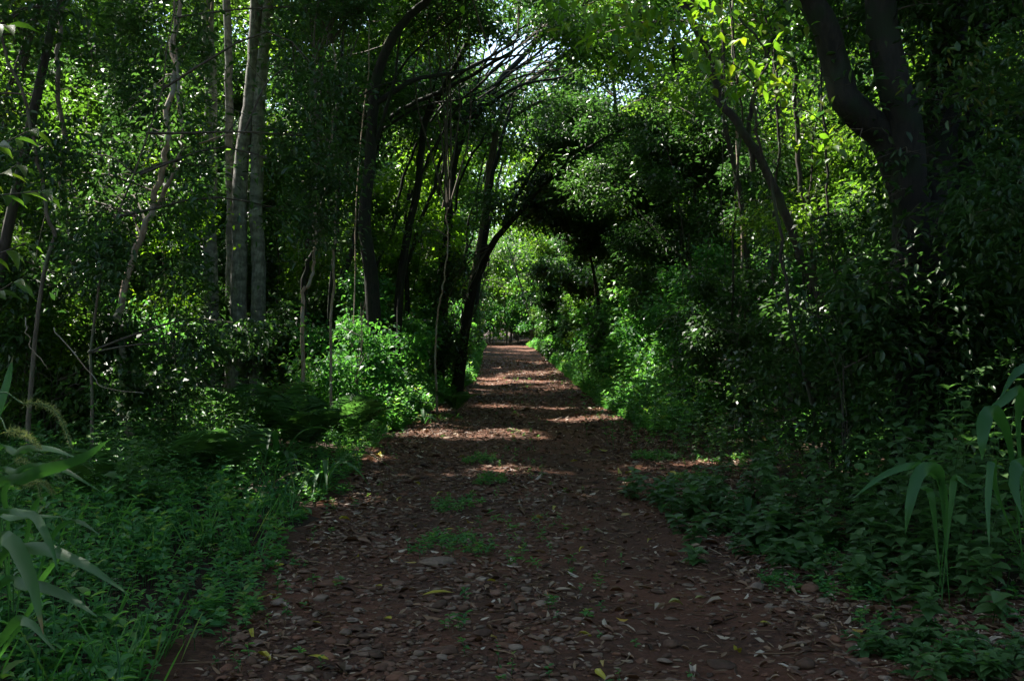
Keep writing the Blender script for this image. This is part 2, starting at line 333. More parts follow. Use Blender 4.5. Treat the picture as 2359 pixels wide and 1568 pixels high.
# ------------------------------------------------------------------ ground and path
def sheet(name, X, Y, Z, mat):
    ny, nx = X.shape
    V = np.stack([X, Y, Z], -1).reshape(-1, 3)
    i = np.arange(ny - 1)[:, None] * nx + np.arange(nx - 1)[None]
    Q = np.stack([i, i + 1, i + nx + 1, i + nx], -1)
    mb = MB(); mb.add(V, Q.reshape(-1, 4)); o = mb.build(name, mat); tag(o, kind='structure'); return o
ys = np.concatenate([np.linspace(-60, 2, 16)[:-1], np.geomspace(2, 130, 200), [180, 260, 400]])
uu = np.linspace(-1, 1, 141); xs = np.sign(uu) * (np.abs(uu) ** 2.2) * 300
X, Y = np.meshgrid(xs, ys)
nz = lambda a, b, s: np.sin(a * s + 1.7 * np.sin(b * s * .7)) * np.cos(b * s * 1.3 + 1.1 * np.sin(a * s))
Zg = gz(X, Y) - .02
sheet('ground', X, Y, Zg, M_HUMUS)
yp = np.concatenate([np.linspace(-8, 2, 20)[:-1], np.geomspace(2, 94, 420)])
up = np.linspace(0, 1, 90)
Yp = np.repeat(yp[:, None], 90, 1)
edge = .10 * np.sin(yp * 2.3) + .07 * np.sin(yp * 5.9 + 1) + .04 * np.sin(yp * 13)
edge2 = .12 * np.sin(yp * 1.7 + 2) + .07 * np.sin(yp * 4.7) + .04 * np.sin(yp * 11)
XL_ = xl(yp) - .2 + edge; XR_ = xr(yp) + .15 + edge2
Xp = XL_[:, None] + (XR_ - XL_)[:, None] * up[None]
Zp = gz(Xp, Yp) + .006 + (.006 * nz(Xp, Yp, 9) + .004 * nz(Xp, Yp, 23)) * (1 - np.abs(2 * up - 1) ** 6)[None]
Zp[:, 0] -= .05; Zp[:, -1] -= .05
sheet('path', Xp, Yp, Zp, M_DIRT)
def gpath(x, y): return gz(x, y) + .006 + .006 * nz(x, y, 9) + .004 * nz(x, y, 23)

# ------------------------------------------------------------------ stones
def ico():
    t = (1 + 5 ** .5) / 2
    v = np.array([[-1, t, 0], [1, t, 0], [-1, -t, 0], [1, -t, 0], [0, -1, t], [0, 1, t], [0, -1, -t], [0, 1, -t], [t, 0, -1], [t, 0, 1], [-t, 0, -1], [-t, 0, 1]], float)
    f = [[0, 11, 5], [0, 5, 1], [0, 1, 7], [0, 7, 10], [0, 10, 11], [1, 5, 9], [5, 11, 4], [11, 10, 2], [10, 7, 6], [7, 1, 8], [3, 9, 4], [3, 4, 2], [3, 2, 6], [3, 6, 8], [3, 8, 9], [4, 9, 5], [2, 4, 11], [6, 2, 10], [8, 6, 7], [9, 8, 1]]
    v = list(nrm(v)); c = {}; nf = []
    def mid(a, b):
        k = (min(a, b), max(a, b))
        if k not in c: v.append(nrm(v[a] + v[b])); c[k] = len(v) - 1
        return c[k]
    for a, b, d in f:
        x, y, z = mid(a, b), mid(b, d), mid(d, a); nf += [[a, x, z], [b, y, x], [d, z, y], [x, y, z]]
    return np.array(v), np.array(nf)
IV, IF = ico()
STONES = []
for k in range(14):
    v = IV.copy()
    for _ in range(7 + k % 4):           # chop flats, so that the stones are angular
        n = nrm(rng.normal(0, 1, 3)); h = rng.uniform(.38, .72)
        d = v @ n; v = v - np.maximum(d - h, 0)[:, None] * n
    v *= 1 + rng.normal(0, .03, (len(v), 1)); v /= np.abs(v).max(0)
    STONES.append(v)
def stones(mb, x, y, size, g, flat=(.25, .5), sink=.25):
    n = len(x)
    for k in range(14):
        s = np.arange(k, n, 14)
        if not len(s): continue
        sc = np.stack([size[s], size[s] * g.uniform(.55, .95, len(s)), size[s] * g.uniform(*flat, len(s)) * .8], -1) * .5
        V = STONES[k][None] * sc[:, None]
        a = g.uniform(0, 6.28, len(s)); ti = g.normal(0, .14, len(s))
        V = np.stack([V[..., 0], V[..., 1] * np.cos(ti)[:, None] - V[..., 2] * np.sin(ti)[:, None], V[..., 1] * np.sin(ti)[:, None] + V[..., 2] * np.cos(ti)[:, None]], -1)
        ca, sa = np.cos(a)[:, None], np.sin(a)[:, None]
        V = np.stack([V[..., 0] * ca - V[..., 1] * sa + x[s][:, None], V[..., 0] * sa + V[..., 1] * ca + y[s][:, None], V[..., 2] + (gpath(x[s], y[s]) + sc[:, 2] * (1 - 2 * sink))[:, None]], -1)
        T = IF[None] + (np.arange(len(s)) * len(IV))[:, None, None]
        mb.add(V, None, T, np.repeat(g.random(len(s)), len(IV)))
def path_scatter(n, g, y0, y1, power=1.0, wfun=None):
    y = y0 * (y1 / y0) ** (g.random(n) ** power)
    x = xl(y) + (xr(y) - xl(y)) * g.random(n)
    if wfun is not None:
        k = g.random(n) < wfun(x, y); x, y = x[k], y[k]
    return x, y
def w_gravel(x, y):      # dense on the left of the near path, thin in the right hand wheel track
    left = sstep(.9, -.2, x) if False else 1 - sstep(-.1, .8, x)
    return np.clip(.20 + .8 * left * (.55 + .45 * nz(x, y, 1.7)) + .25 * (x > 1.4), 0, 1)
mb = MB(); g = np.random.default_rng(11)
x, y = path_scatter(42000, g, 3.3, 28, .8, w_gravel)
stones(mb, x, y, np.clip(g.lognormal(math.log(.034), .5, len(x)), .010, .10), g)
o = mb.build('gravel', M_STONE, smooth=False); tag(o, 'brown and reddish pebbles strewn over the dirt of the path', 'gravel', kind='stuff')

# ------------------------------------------------------------------ ordinals for labels
ONES = 'zeroth first second third fourth fifth sixth seventh eighth ninth tenth eleventh twelfth thirteenth fourteenth fifteenth sixteenth seventeenth eighteenth nineteenth'.split()
TENS = {20: 'twent', 30: 'thirt', 40: 'fort', 50: 'fift', 60: 'sixt', 70: 'sevent', 80: 'eight', 90: 'ninet'}
def nth(n):
    if n < 20: return ONES[n]
    t, r_ = n // 10 * 10, n % 10
    return TENS[t] + 'ieth' if r_ == 0 else TENS[t] + 'y-' + ONES[r_]

# larger stones one could pick up: (px, py, width m, flatness, label)
big = [(762, 1345, .19, .16, 'wide flat pinkish slab of stone near the left path edge'),
       (1005, 1300, .26, .30, 'largest dark rounded stone bedded in the middle of the path'),
       (643, 1297, .085, .5, 'blocky red brown stone at the edge of the green herbs'),
       (678, 1512, .10, .3, 'square grey stone flake near the bottom of the gravel patch'),
       (1655, 1520, .15, .2, 'dull flat stone lying in the bare right wheel track'),
       (1540, 1475, .085, .45, 'rounded orange brown stone in the right wheel track'),
       (1510, 1352, .11, .3, 'flat brown stone beside a dark stone in the right wheel track'),
       (1445, 1365, .08, .5, 'dark overturned stone with an orange edge in the right wheel track'),
       (1745, 1358, .10, .7, 'upright rounded brown stone at the right of the path'),
       (1860, 1362, .14, .5, 'black lump of stone in the leaf litter on the right'),
       (1900, 1390, .09, .5, 'small black stone beside the black lump in the litter'),
       (1655, 1105, .0, 0, None),
       (1010, 1395, .12, .4, 'long brown stone above the densest gravel'),
       (560, 1475, .08, .5, 'pale pink stone beside the lowest green herbs'),
       (735, 1520, .075, .5, 'rounded tan stone next to the square grey flake'),
       (575, 1530, .075, .7, 'upright pointed reddish stone by the lowest herbs'),
       (1010, 1500, .10, .35, 'flat violet grey stone among the dense gravel'),
       (870, 1500, .13, .3, 'broad dark stone among the dense gravel'),
       (905, 1555, .10, .4, 'bottom edge stone with a tan cracked top'),
       (1110, 1465, .11, .4, 'brown wedge of stone right of the dense gravel'),
       (1255, 1500, .09, .5, 'reddish block of stone between gravel and wheel track'),
       (1850, 1530, .10, .6, 'rusty stone with an orange top among right hand dead leaves'),
       (1330, 1430, .07, .5, 'small rounded stone at the left of the right wheel track'),
       (1920, 1475, .09, .4, 'tan stone in the dead leaves at the lower right'),
       (820, 1440, .11, .35, 'flat grey brown stone below the pinkish slab'),
       (700, 1440, .08, .5, 'rounded red stone between the herbs and the pinkish slab')]
g = np.random.default_rng(12)
for px, py, wd, fl, lab in big:
    if not lab: continue
    d = CAMZ * F / (py - HY); x = (px - CX) / F * d
    mb = MB(); stones(mb, np.array([x]), np.array([d]), np.array([wd * 1.15]), g, (fl, fl * 1.1 + .01), .3)
    o = mb.build('stone', M_STONE, loc=(x, d, float(gpath(x, d))), smooth=False); tag(o, lab, 'stone', 'larger stones on the path')

# ------------------------------------------------------------------ leaf litter and fallen leaves
def litter(mb, x, y, L, g, zoff=0.008, rnd=None, shape=LEAF_MID):
    n = len(x); a = g.uniform(0, 6.28, n)
    D = np.stack([np.cos(a), np.sin(a), g.normal(0, .18, n)], -1)
    N_ = nrm(np.stack([g.normal(0, .3, n), g.normal(0, .3, n), np.ones(n)], -1))
    Z = np.where((x > xl(y) - .1) & (x < xr(y) + .1), gpath(x, y), gz(x, y) - .02) + zoff + g.random(n) * .012
    leaves(mb, np.stack([x, y, Z], -1), D, N_, L, L * g.uniform(.2, .42, n), g, shape, rnd=rnd, curl=g.uniform(-1.2, 2.2, n))
def w_litter(x, y):
    near_r = sstep(.9, 2.2, x); near_l = 1 - sstep(-1.5, -.9, x)
    mid = np.exp(-((x - .15) / .45) ** 2)
    return np.clip((.13 + .15 * sstep(6, 12, y)) + .8 * near_r + .45 * near_l + .22 * mid * (y > 5), 0, 1) * np.clip(.75 + .5 * nz(x, y, 1.6), .2, 1)
mb = MB(); g = np.random.default_rng(13)
x, y = path_scatter(56000, g, 3.2, 50, .9, w_litter)
x2 = g.uniform(2.2, 4.5, 4500); y2 = 3.5 * (16 / 3.5) ** g.random(4500); x = np.r_[x, x2]; y = np.r_[y, y2]
x3 = g.uniform(-6, -1, 3000); y3 = 3.5 * (16 / 3.5) ** g.random(3000); k = x3 < xl(y3) + .3; x = np.r_[x, x3[k]]; y = np.r_[y, y3[k]]
litter(mb, x, y, np.clip(g.lognormal(math.log(.043), .42, len(x)), .014, .12) * (1 + y / 60), g)
# broken twigs among it
for _ in range(520):
    y_ = 3.6 * (16 / 3.6) ** g.random(); x_ = g.uniform(-1.5, 3.2); a = g.uniform(0, 6.28); l_ = g.uniform(.06, .26)
    c = np.array([x_, y_, float(gpath(x_, y_)) + .014]); dd = np.array([math.cos(a), math.sin(a), 0]) * l_ / 2
    tube(mb, smooth_line([c - dd, c + g.normal(0, .012, 3) * [1, 1, .3], c + dd], 4), g.uniform(.0015, .004), 4, rnd=g.uniform(.1, .75))
o = mb.build('leaf_litter', M_LIT); tag(o, 'dead brown leaves and broken twigs covering the sides of the path', 'leaf litter', kind='stuff')

# the yellow and green leaves one can count: (px, py, length px)
yl = [(593, 1511, 50, 0), (757, 1522, 60, .1), (972, 1372, 60, .6), (1332, 1464, 34, .2), (902, 1427, 34, .1), (1090, 1212, 26, .9), (1430, 1090, 34, .2), (1455, 1092, 30, .3), (1455, 1134, 36, 1),
      (1195, 1268, 22, .1), (1252, 1202, 28, .9), (1392, 1262, 22, .9), (1539, 1385, 32, 1), (1370, 1552, 40, .2), (1447, 1432, 26, .7), (1430, 1186, 30, .9), (580, 1463, 30, .2), (655, 1308, 34, .1),
      (640, 1380, 28, .7), (765, 1175, 24, .1), (780, 1205, 26, .2), (868, 1052, 26, .1), (955, 1115, 22, .2), (1020, 1135, 20, .3), (1185, 1120, 20, .1), (955, 1210, 20, .1), (1345, 1268, 18, .6), (1690, 1500, 40, .1),
      (1960, 1460, 36, .7), (1850, 1245, 26, .7), (1630, 1200, 22, .7), (1560, 1100, 26, .2), (1600, 1380, 24, 1), (1130, 1480, 26, .9), (1000, 1245, 20, .2), (705, 1250, 22, .2), (880, 1350, 22, .2), (1250, 1375, 22, .8),
      (1280, 1170, 20, .2), (1180, 1010, 18, .1), (1330, 1060, 20, .1), (1400, 1040, 18, .2), (1070, 1050, 18, .1), (925, 1150, 20, .6), (820, 1290, 22, .2), (1500, 1240, 22, .6), (2050, 1500, 34, .7), (1750, 1440, 26, .2),
      (1950, 1160, 24, .1), (740, 1440, 30, .1), (1390, 1530, 30, .9), (1045, 1225, 18, .1), (960, 1300, 22, .9), (1120, 1350, 22, .1)]
yl = sorted(yl, key=lambda t: -t[1])
g = np.random.default_rng(14); cnt = {}
for px, py, lp, rn in yl:
    d = CAMZ * F / (py - HY); x_ = (px - CX) / F * d; L_ = max(lp / F * d, .035) * 1.25
    side = 'on the gravel at left' if px < 1150 else ('in the bare right wheel track' if px < 1520 else 'in the litter on the right')
    colr = 'orange tinted' if .5 < rn < .85 else ('pale green' if rn >= .85 else 'yellow')
    key = (side, colr); cnt[key] = cnt.get(key, 0) + 1
    mb = MB(); litter(mb, np.array([x_]), np.array([d]), np.array([L_]), g, .022, np.array([rn * .99]), LEAF_NEAR)
    o = mb.build('fallen_leaf', M_YEL, loc=(x_, d, float(gpath(x_, d)) + .02))
    tag(o, f'{colr} fallen leaf {side}, {nth(cnt[key])} one there from the camera' if cnt[key] > 1 else f'{colr} fallen leaf {side}, closest to the camera', 'leaf', 'bright leaves fallen on the path')

# ------------------------------------------------------------------ herbs
def herbs(mb, x, y, h, nodes, Ll, Wl, g, shape, whorl=2, rise=.25, mat=0, stem=True, z0=None, lean=.12, low=.25):
    """upright plants with leaves in whorls along the stem; all plants at once"""
    n = len(x); z0 = gz(x, y) if z0 is None else z0
    global HL
    lx, ly = g.normal(0, lean, n), g.normal(0, lean, n); HL = (lx, ly)
    a0 = g.uniform(0, 6.28, n); Q_, D_, N_, L_, W_, Rn = [], [], [], [], [], []
    pr = g.random(n)
    for k in range(nodes):
        t = (k + 1) / nodes
        for j in range(whorl + (1 if k == nodes - 1 else 0)):
            a = a0 + k * 1.57 + j * 2 * np.pi / (whorl + (1 if k == nodes - 1 else 0)) + g.normal(0, .25, n)
            hh = h * (low + (1 - low) * t) + g.normal(0, .01, n)
            Q_.append(np.stack([x + lx * h * t, y + ly * h * t, z0 + hh], -1))
            up = rise + g.normal(0, .2, n) + (.35 if k == nodes - 1 else 0)
            D_.append(np.stack([np.cos(a), np.sin(a), up], -1)); N_.append(np.stack([-np.cos(a) * up, -np.sin(a) * up, np.ones(n)], -1) + g.normal(0, .2, (n, 3)))
            s_ = (1.05 - .45 * abs(t - .6)) * g.uniform(.75, 1.2, n); L_.append(Ll * s_); W_.append(Wl * s_); Rn.append(np.clip(pr * .7 + g.random(n) * .3 + (.12 if k == nodes - 1 else 0), 0, 1))
    Q_ = np.concatenate(Q_); kk = slice(None)
    leaves(mb, Q_, np.concatenate(D_), nrm(np.concatenate(N_)), np.concatenate(L_), np.concatenate(W_), g, shape, mat, np.concatenate(Rn))
    if stem:
        b = np.stack([x, y, z0 - .02], -1); t_ = np.stack([x + lx * h, y + ly * h, z0 + h], -1)
        r_ = .0022 + .0015 * h
        s1 = np.array([[1, 0, 0], [-.5, .87, 0], [-.5, -.87, 0]])
        V = np.concatenate([b[:, None] + s1 * r_[:, None, None], t_[:, None] + s1 * r_[:, None, None] * .6], 1)
        Qf = np.array([[0, 1, 4, 3], [1, 2, 5, 4], [2, 0, 3, 5]])[None] + (np.arange(n) * 6)[:, None, None]
        mb.add(V, Qf, None, .1, mat)

g = np.random.default_rng(15)
def cover_pts(n, xa, xb, y0, y1):
    y = y0 * (y1 / y0) ** g.random(n); return g.uniform(xa, xb, n), y
# left carpet of low herbs
mb = MB()
x, y = cover_pts(12500, -9, -.9, 3.0, 22)
k = (x < xl(y) - .02 - .16 * nz(x * 0, y, 2.1) - .1 * g.random(len(x))) & (x > -.52 * y - .9); x, y = x[k], y[k]
dl = xl(y) - x
h = np.clip(.05 + .16 * sstep(0, .9, dl) + .05 * nz(x, y, 1.1) + g.normal(0, .035, len(x)), .05, .45)
nr = y < 7
for sel, shp in ((nr, LEAF_NEAR), (~nr, LEAF_MID)):
    herbs(mb, x[sel], y[sel], h[sel], 4, .058 * np.ones(sel.sum()), .030 * np.ones(sel.sum()), g, shp, z0=gz(x[sel], y[sel]))
o = mb.build('ground_cover', M_COOL); tag(o, 'low green herbs carpeting the ground left of the path', 'ground cover', kind='stuff')
mb = MB(); x, y = cover_pts(2600, -9, -.9, 2.9, 16); k = (x < xl(y) - .05) & (x > -.52 * y - .9) & (nz(x, y, .9) > -.2); x, y = x[k], y[k]; n = len(x)
dl = xl(y) - x
herbs(mb, x, y, np.clip(.12 + .22 * sstep(0, 1.5, dl) + g.normal(0, .07, n), .06, .6), 3, .085 * g.uniform(.6, 1.3, n), .048 * g.uniform(.6, 1.2, n), g, LEAF_NEAR)
k = g.random(n) < .6; x2 = np.repeat(x[k], 5) + g.normal(0, .03, k.sum() * 5); y2 = np.repeat(y[k], 5) + g.normal(0, .03, k.sum() * 5); n = len(x2); a = g.uniform(0, 6.28, n)
leaves(mb, np.stack([x2, y2, gz(x2, y2)], -1), np.stack([np.cos(a) * .5, np.sin(a) * .5, np.ones(n)], -1), np.stack([np.cos(a), np.sin(a), -.3 * np.ones(n)], -1), g.uniform(.15, .42, n), g.uniform(.006, .014, n), g, LEAF_MID, curl=-.12)
o = mb.build('mixed_weeds', M_COOL); tag(o, 'larger leaved weeds and grass blades mixed into the left herbs', 'weeds', kind='stuff')
mb = MB(); x, y = cover_pts(1500, -9, -2.2, 7.5, 14); k = (x < xl(y) - 1.0) & (x > -.52 * y - .9); x, y = x[k], y[k]; n = len(x)
herbs(mb, x, y, np.clip(.35 + .35 * nz(x, y, 1.2) + g.normal(0, .15, n), .15, .95), 6, .07 * g.uniform(.6, 1.4, n), .036 * g.uniform(.6, 1.3, n), g, LEAF_MID, lean=.25)
o = mb.build('tall_weeds', M_NET); tag(o, 'dim knee high weeds rising before the left hand trees', 'weeds', kind='stuff')
# right hand ground cover, thinner and darker
mb = MB()
x, y = cover_pts(9000, 1.6, 10, 3.6, 26)
k = (x > xr(y) - .15 - .25 * nz(x, y, 1.9) + .15 * g.random(len(x))) & (x < .52 * y + 1.2); x, y = x[k], y[k]
dr = x - xr(y)
kk = g.random(len(x)) < .3 + .7 * sstep(0, 1.0, dr); x, y, dr = x[kk], y[kk], dr[kk]
h = np.clip(.05 + .25 * sstep(0, 1.6, dr) + .07 * nz(x, y, 1.3) + g.normal(0, .04, len(x)), .04, .5)
herbs(mb, x, y, h, 4, .06 * np.ones(len(x)), .032 * np.ones(len(x)), g, LEAF_MID)
o = mb.build('undergrowth', M_COOL); tag(o, 'dark low herbs spreading right of the path behind the dead leaves', 'undergrowth', kind='stuff')
# verge plants along both sides farther off
mb = MB()
y = 17 * (80 / 17) ** g.random(9000); sd = g.random(9000) < .5
off = g.exponential(.8, 9000); x = np.where(sd, xl(y) - off, xr(y) + off)
h = np.clip(.10 + .5 * sstep(0, 1.2, off) + g.normal(0, .16, 9000), .05, 1.1) * (1 + .5 * nz(x, y, 1.4))
herbs(mb, x, y, h, 5, .07 + y * .0016, .03 + y * .0009, g, LEAF_FAR, rise=.4)
o = mb.build('verge_grass', M_COOL); tag(o, 'light green weeds thick along both far verges of the path', 'weeds', kind='stuff')

mb = MB(); n = 700; y = 4.2 * (40 / 4.2) ** g.random(n); u = g.random(n)
x = np.where(u < .45, .12 + g.normal(0, .28, n), np.where(u < .7, xl(y) + g.exponential(.16, n), xr(y) - g.exponential(.35, n))); k = nz(x, y, 2.3) + g.normal(0, .3, n) > -.1; x, y = x[k], y[k]; n = len(x)
herbs(mb, x, y, g.uniform(.015, .08, n), 3, .03 * g.uniform(.6, 1.6, n), .016 * g.uniform(.6, 1.5, n), g, LEAF_MID, z0=gpath(x, y), rise=.15)
o = mb.build('sprouts', M_COOL); tag(o, 'scattered green sprouts along the middle and edges of the path', 'sprouts', kind='stuff')
# small green patches on the path itself
pat = [(1105, 1062, .22, 60, 'fern leaved weed patch in the middle of the path, behind the other patches'), (1130, 1112, .18, 46, 'small weed patch in the middle of the path before the farthest one'),
       (1050, 1165, .25, 50, 'loose weed patch left of the middle of the path'), (1020, 1255, .26, 60, 'weed patch just behind the largest dark stone'),
       (1510, 1055, .30, 90, 'dense weed patch at the right edge of the gravel'), (1600, 1110, .28, 60, 'thin weeds right of the dense weed patch'),
       (1850, 1275, .36, 120, 'leafy weed patch standing in the dead leaves on the right'), (1960, 1370, .20, 40, 'few weeds behind the black lump of stone'),
       (1100, 1270, .15, 20, 'sparse sprouts right of the largest dark stone'), (1045, 1450, .05, 5, 'tiny green sprout among the dense gravel'), (1010, 965, .5, 60, 'pale weeds on the path before the sunlit bar'),
       (1790, 1350, .15, 16, 'sprouts left of the black lump of stone'), (2080, 1480, .3, 30, 'dim weeds in the litter at the lower right')]
for px, py, rad, n, lab in pat:
    d = CAMZ * F / (py - HY); cx = (px - CX) / F * d
    a = g.uniform(0, 6.28, n); r_ = rad * np.sqrt(g.random(n)); x = cx + np.cos(a) * r_; y = d + np.sin(a) * r_ * 1.6
    mb = MB(); herbs(mb, x, y, g.uniform(.02, .09, n), 3, .03 + .02 * g.random(n), .018 + .008 * g.random(n), g, LEAF_MID, z0=gpath(x, y), rise=.1)
    o = mb.build('weed_patch', M_COOL, loc=(cx, d, float(gpath(cx, d)))); tag(o, lab, 'weeds', 'weed patches on the path')

# ------------------------------------------------------------------ strap leaved clumps, ferns, tall herbs
def strap_clump(base, n, L, W, label, g, up=.9, out=1.0, seeds=0, blades=None, mat=None, name='strap_leaf_clump'):
    e = empty(name, base, label, 'strap leaved plant', 'strap leaved plants')
    base = np.array(base, float)
    specs = blades or [(g.uniform(0, 6.28), L * g.uniform(.6, 1.15), W * g.uniform(.7, 1.1), up * g.uniform(.6, 1.2)) for _ in range(n)]
    for a, l_, w_, u_ in specs:
        mb = MB()
        m = 12; t = np.linspace(0, 1, m)
        hd = np.array([math.cos(a), math.sin(a), 0]) * out
        rad = l_ * (.18 * t + .62 * t ** 1.7); zz = l_ * u_ * (1.15 * t - 1.05 * t ** 2.4)
        c = base + hd[None] * rad[:, None] + np.array([0, 0, 1.])[None] * zz[:, None] + hd * .02
        tg = nrm(np.gradient(c, axis=0)); sd_ = nrm(np.cross(tg, [0, 0, 1.]) + g.normal(0, .12, 3)); nn = np.cross(sd_, tg)
        wd = w_ * .5 * np.clip(np.sin(np.pi * np.clip(t * .86 + .14, 0, 1) ** .8), .02, 1)
        V = np.stack([c - sd_ * wd[:, None] + nn * wd[:, None] * .35, c, c + sd_ * wd[:, None] + nn * wd[:, None] * .35], 1).reshape(-1, 3)
        i = np.arange(m - 1)[:, None] * 3
        Q = np.concatenate([np.stack([i, i + 1, i + 4, i + 3], -1), np.stack([i + 1, i + 2, i + 5, i + 4], -1)]).reshape(-1, 4)
        mb.add(V, Q, None, g.random()); mb.build('blade', mat or M_STRAP, e)
    for sset in (seeds or []):
        a, l_, h_ = sset
        mb = MB(); m = 26; t = np.linspace(0, 1, m)
        c = base + np.stack([math.cos(a) * l_ * (.15 * t + .85 * t ** 2), math.sin(a) * l_ * (.15 * t + .85 * t ** 2), h_ * (1.9 * t - 1.05 * t ** 2.6 - .1 * t ** 8)], -1)
        tube(mb, c, .0025, 4, rnd=.2); mb.build('stalk', M_STRAP, e)
        mb = MB(); k0 = 13; nb = 420
        u = g.uniform(k0, m - 1.01, nb); i = u.astype(int); f = (u - i)[:, None]; q = c[i] * (1 - f) + c[i + 1] * f
        tg = nrm(c[i + 1] - c[i]); d_ = nrm(g.normal(0, 1, (nb, 3)) + tg * 1.1)
        leaves(mb, q, d_, nrm(g.normal(0, 1, (nb, 3))), (.012 + .008 * g.random(nb)) * (1.2 - u / m * .6), .002, g, LEAF_FAR)
        mb.build('seed_head', M_SEED, e)
    return e
def ground_pt(px, py, h=None, d=None):
    if d is None: d = (CAMZ) * F / (py - HY)
    x = (px - CX) / F * d
    return (x, d, float(gz(x, d)))
g = np.random.default_rng(21)
pi = math.pi
def hand_clump(base, label, blades, seeds=(), g=g):
    """blades: (list of (px, py, d) along the blade after the base, width)"""
    e = empty('strap_leaf_clump', base, label, 'strap leaved plant', 'strap leaved plants'); base = np.array(base, float)
    for pts_, w_ in blades:
        c = smooth_line([base + g.normal(0, .02, 3) * [1, 1, 0]] + [P(*q) for q in pts_], 18); t = np.linspace(0, 1, 18)
        tg = nrm(np.gradient(c, axis=0)); view = nrm(c - [0, 0, CAMZ]); hz = nrm(np.cross(tg, [0, 0, 1.]) + 1e-4)
        sd_ = nrm(.45 * hz * np.sign((hz * np.cross(tg, view)).sum(1, keepdims=True) + 1e-6) + nrm(np.cross(tg, view)) + g.normal(0, .1, 3)); sd_ = nrm(sd_ - (sd_ * tg).sum(1, keepdims=True) * tg); nn = np.cross(sd_, tg)
        wd = w_ * .37 * np.clip(np.sin(np.pi * np.clip(t * .93 + .07, 0, 1) ** 1.15) ** .9, .03, 1) * (1 + .05 * g.normal(0, 1, 18))
        rip = nn * (wd * .12 * np.sin(t * 23 + g.uniform(0, 6)))[:, None]
        wd = wd * (.25 + .75 * sstep(0, .5, t))
        V = np.stack([c - sd_ * wd[:, None] + nn * wd[:, None] * .3 + rip, c, c + sd_ * wd[:, None] + nn * wd[:, None] * .3 - rip], 1).reshape(-1, 3)
        i = np.arange(17)[:, None] * 3; mb = MB()
        mb.add(V, np.concatenate([np.stack([i, i + 1, i + 4, i + 3], -1), np.stack([i + 1, i + 2, i + 5, i + 4], -1)]).reshape(-1, 4), None, np.repeat(np.clip(g.random() * .8 + (t > .9) * .3, 0, 1), 3))
        mb.build('blade', M_STRAP, e)
    for pts_ in seeds:
        c = smooth_line([base] + [P(*q) for q in pts_], 30); mb = MB(); tube(mb, c, .0025, 4, rnd=.3); mb.build('stalk', M_STRAP, e)
        mb = MB(); nb = 520; u = g.uniform(14, 28.99, nb); i = u.astype(int); f = (u - i)[:, None]; q = c[i] * (1 - f) + c[i + 1] * f
        tg = nrm(c[i + 1] - c[i]); leaves(mb, q, nrm(g.normal(0, 1, (nb, 3)) + tg * 1.2), nrm(g.normal(0, 1, (nb, 3))), (.016 + .010 * g.random(nb)) * (1.15 - (u - 14) / 15 * .6), .0022, g)
        mb.build('seed_head', M_SEED, e)
hand_clump((-1.9, 3.3, .1), 'large strap leaved grass arching in at the left edge with two bristly seed heads',
  [([(-20, 1330, 3.1), (60, 1260, 3.0), (180, 1290, 2.9), (300, 1370, 2.8)], .05), ([(-30, 1300, 3.1), (20, 1240, 3), (70, 1330, 2.8), (100, 1460, 2.7)], .062),
   ([(-20, 1380, 3.1), (60, 1345, 3), (150, 1370, 2.9), (225, 1420, 2.8)], .045), ([(-40, 1180, 3.2), (60, 1100, 3.1), (180, 1060, 3), (255, 1010, 3)], .05),
   ([(-40, 1100, 3.3), (40, 1040, 3.2), (110, 1032, 3.1), (180, 1055, 3)], .03), ([(-40, 1150, 3.3), (40, 1085, 3.2), (130, 1075, 3.1), (230, 1130, 3)], .03),
   ([(-50, 1250, 3.2), (60, 1180, 3.1), (110, 1240, 2.9), (135, 1320, 2.8)], .035), ([(-40, 1230, 3.3), (30, 1190, 3.2), (150, 1190, 3.1)], .035), ([(0, 1480, 3), (60, 1430, 2.9), (130, 1500, 2.8)], .04),
   ([(60, 1420, 3.2), (100, 1330, 3.2), (150, 1270, 3.1)], .03), ([(-60, 1120, 3.4), (10, 900, 3.5), (30, 820, 3.6)], .04)],
  [[(-30, 1030, 3.3), (20, 995, 3.2), (60, 1002, 3.1), (92, 1030, 3)], [(-40, 980, 3.4), (60, 930, 3.3), (130, 950, 3.2), (165, 1030, 3.1)]])
hand_clump((-2.1, 4.4, .12), 'second strap leaved grass behind the large one, with a pale drooping seed head',
  [([(60, 1250, 4.3), (90, 1150, 4.2), (160, 1120, 4.1)], .03), ([(20, 1230, 4.3), (10, 1130, 4.2), (60, 1090, 4.1), (130, 1150, 4)], .035), ([(0, 1200, 4.4), (-20, 1000, 4.5), (25, 920, 4.5)], .04), ([(110, 1260, 4.3), (170, 1200, 4.2), (230, 1230, 4)], .03)],
  [[(30, 1200, 4.2), (60, 1120, 4.1), (100, 1112, 4.0), (125, 1135, 4)], [(0, 1150, 4.3), (40, 1060, 4.2), (80, 1090, 4.1), (95, 1150, 4.0)]])
hand_clump((2.2, 5.3, .14), 'strap leaved plant with two wide blades bending down at the lower right',
  [([(2170, 1150, 5.2), (2160, 1085, 5.1), (2120, 1085, 5), (2095, 1160, 4.9), (2085, 1230, 4.9)], .085), ([(2180, 1150, 5.2), (2120, 1075, 5.1), (2040, 1090, 5), (1960, 1150, 4.9)], .055),
   ([(2190, 1160, 5.3), (2200, 1100, 5.3), (2230, 1120, 5.2)], .05), ([(2150, 1180, 5.2), (2140, 1130, 5.2), (2110, 1120, 5.2)], .05)])
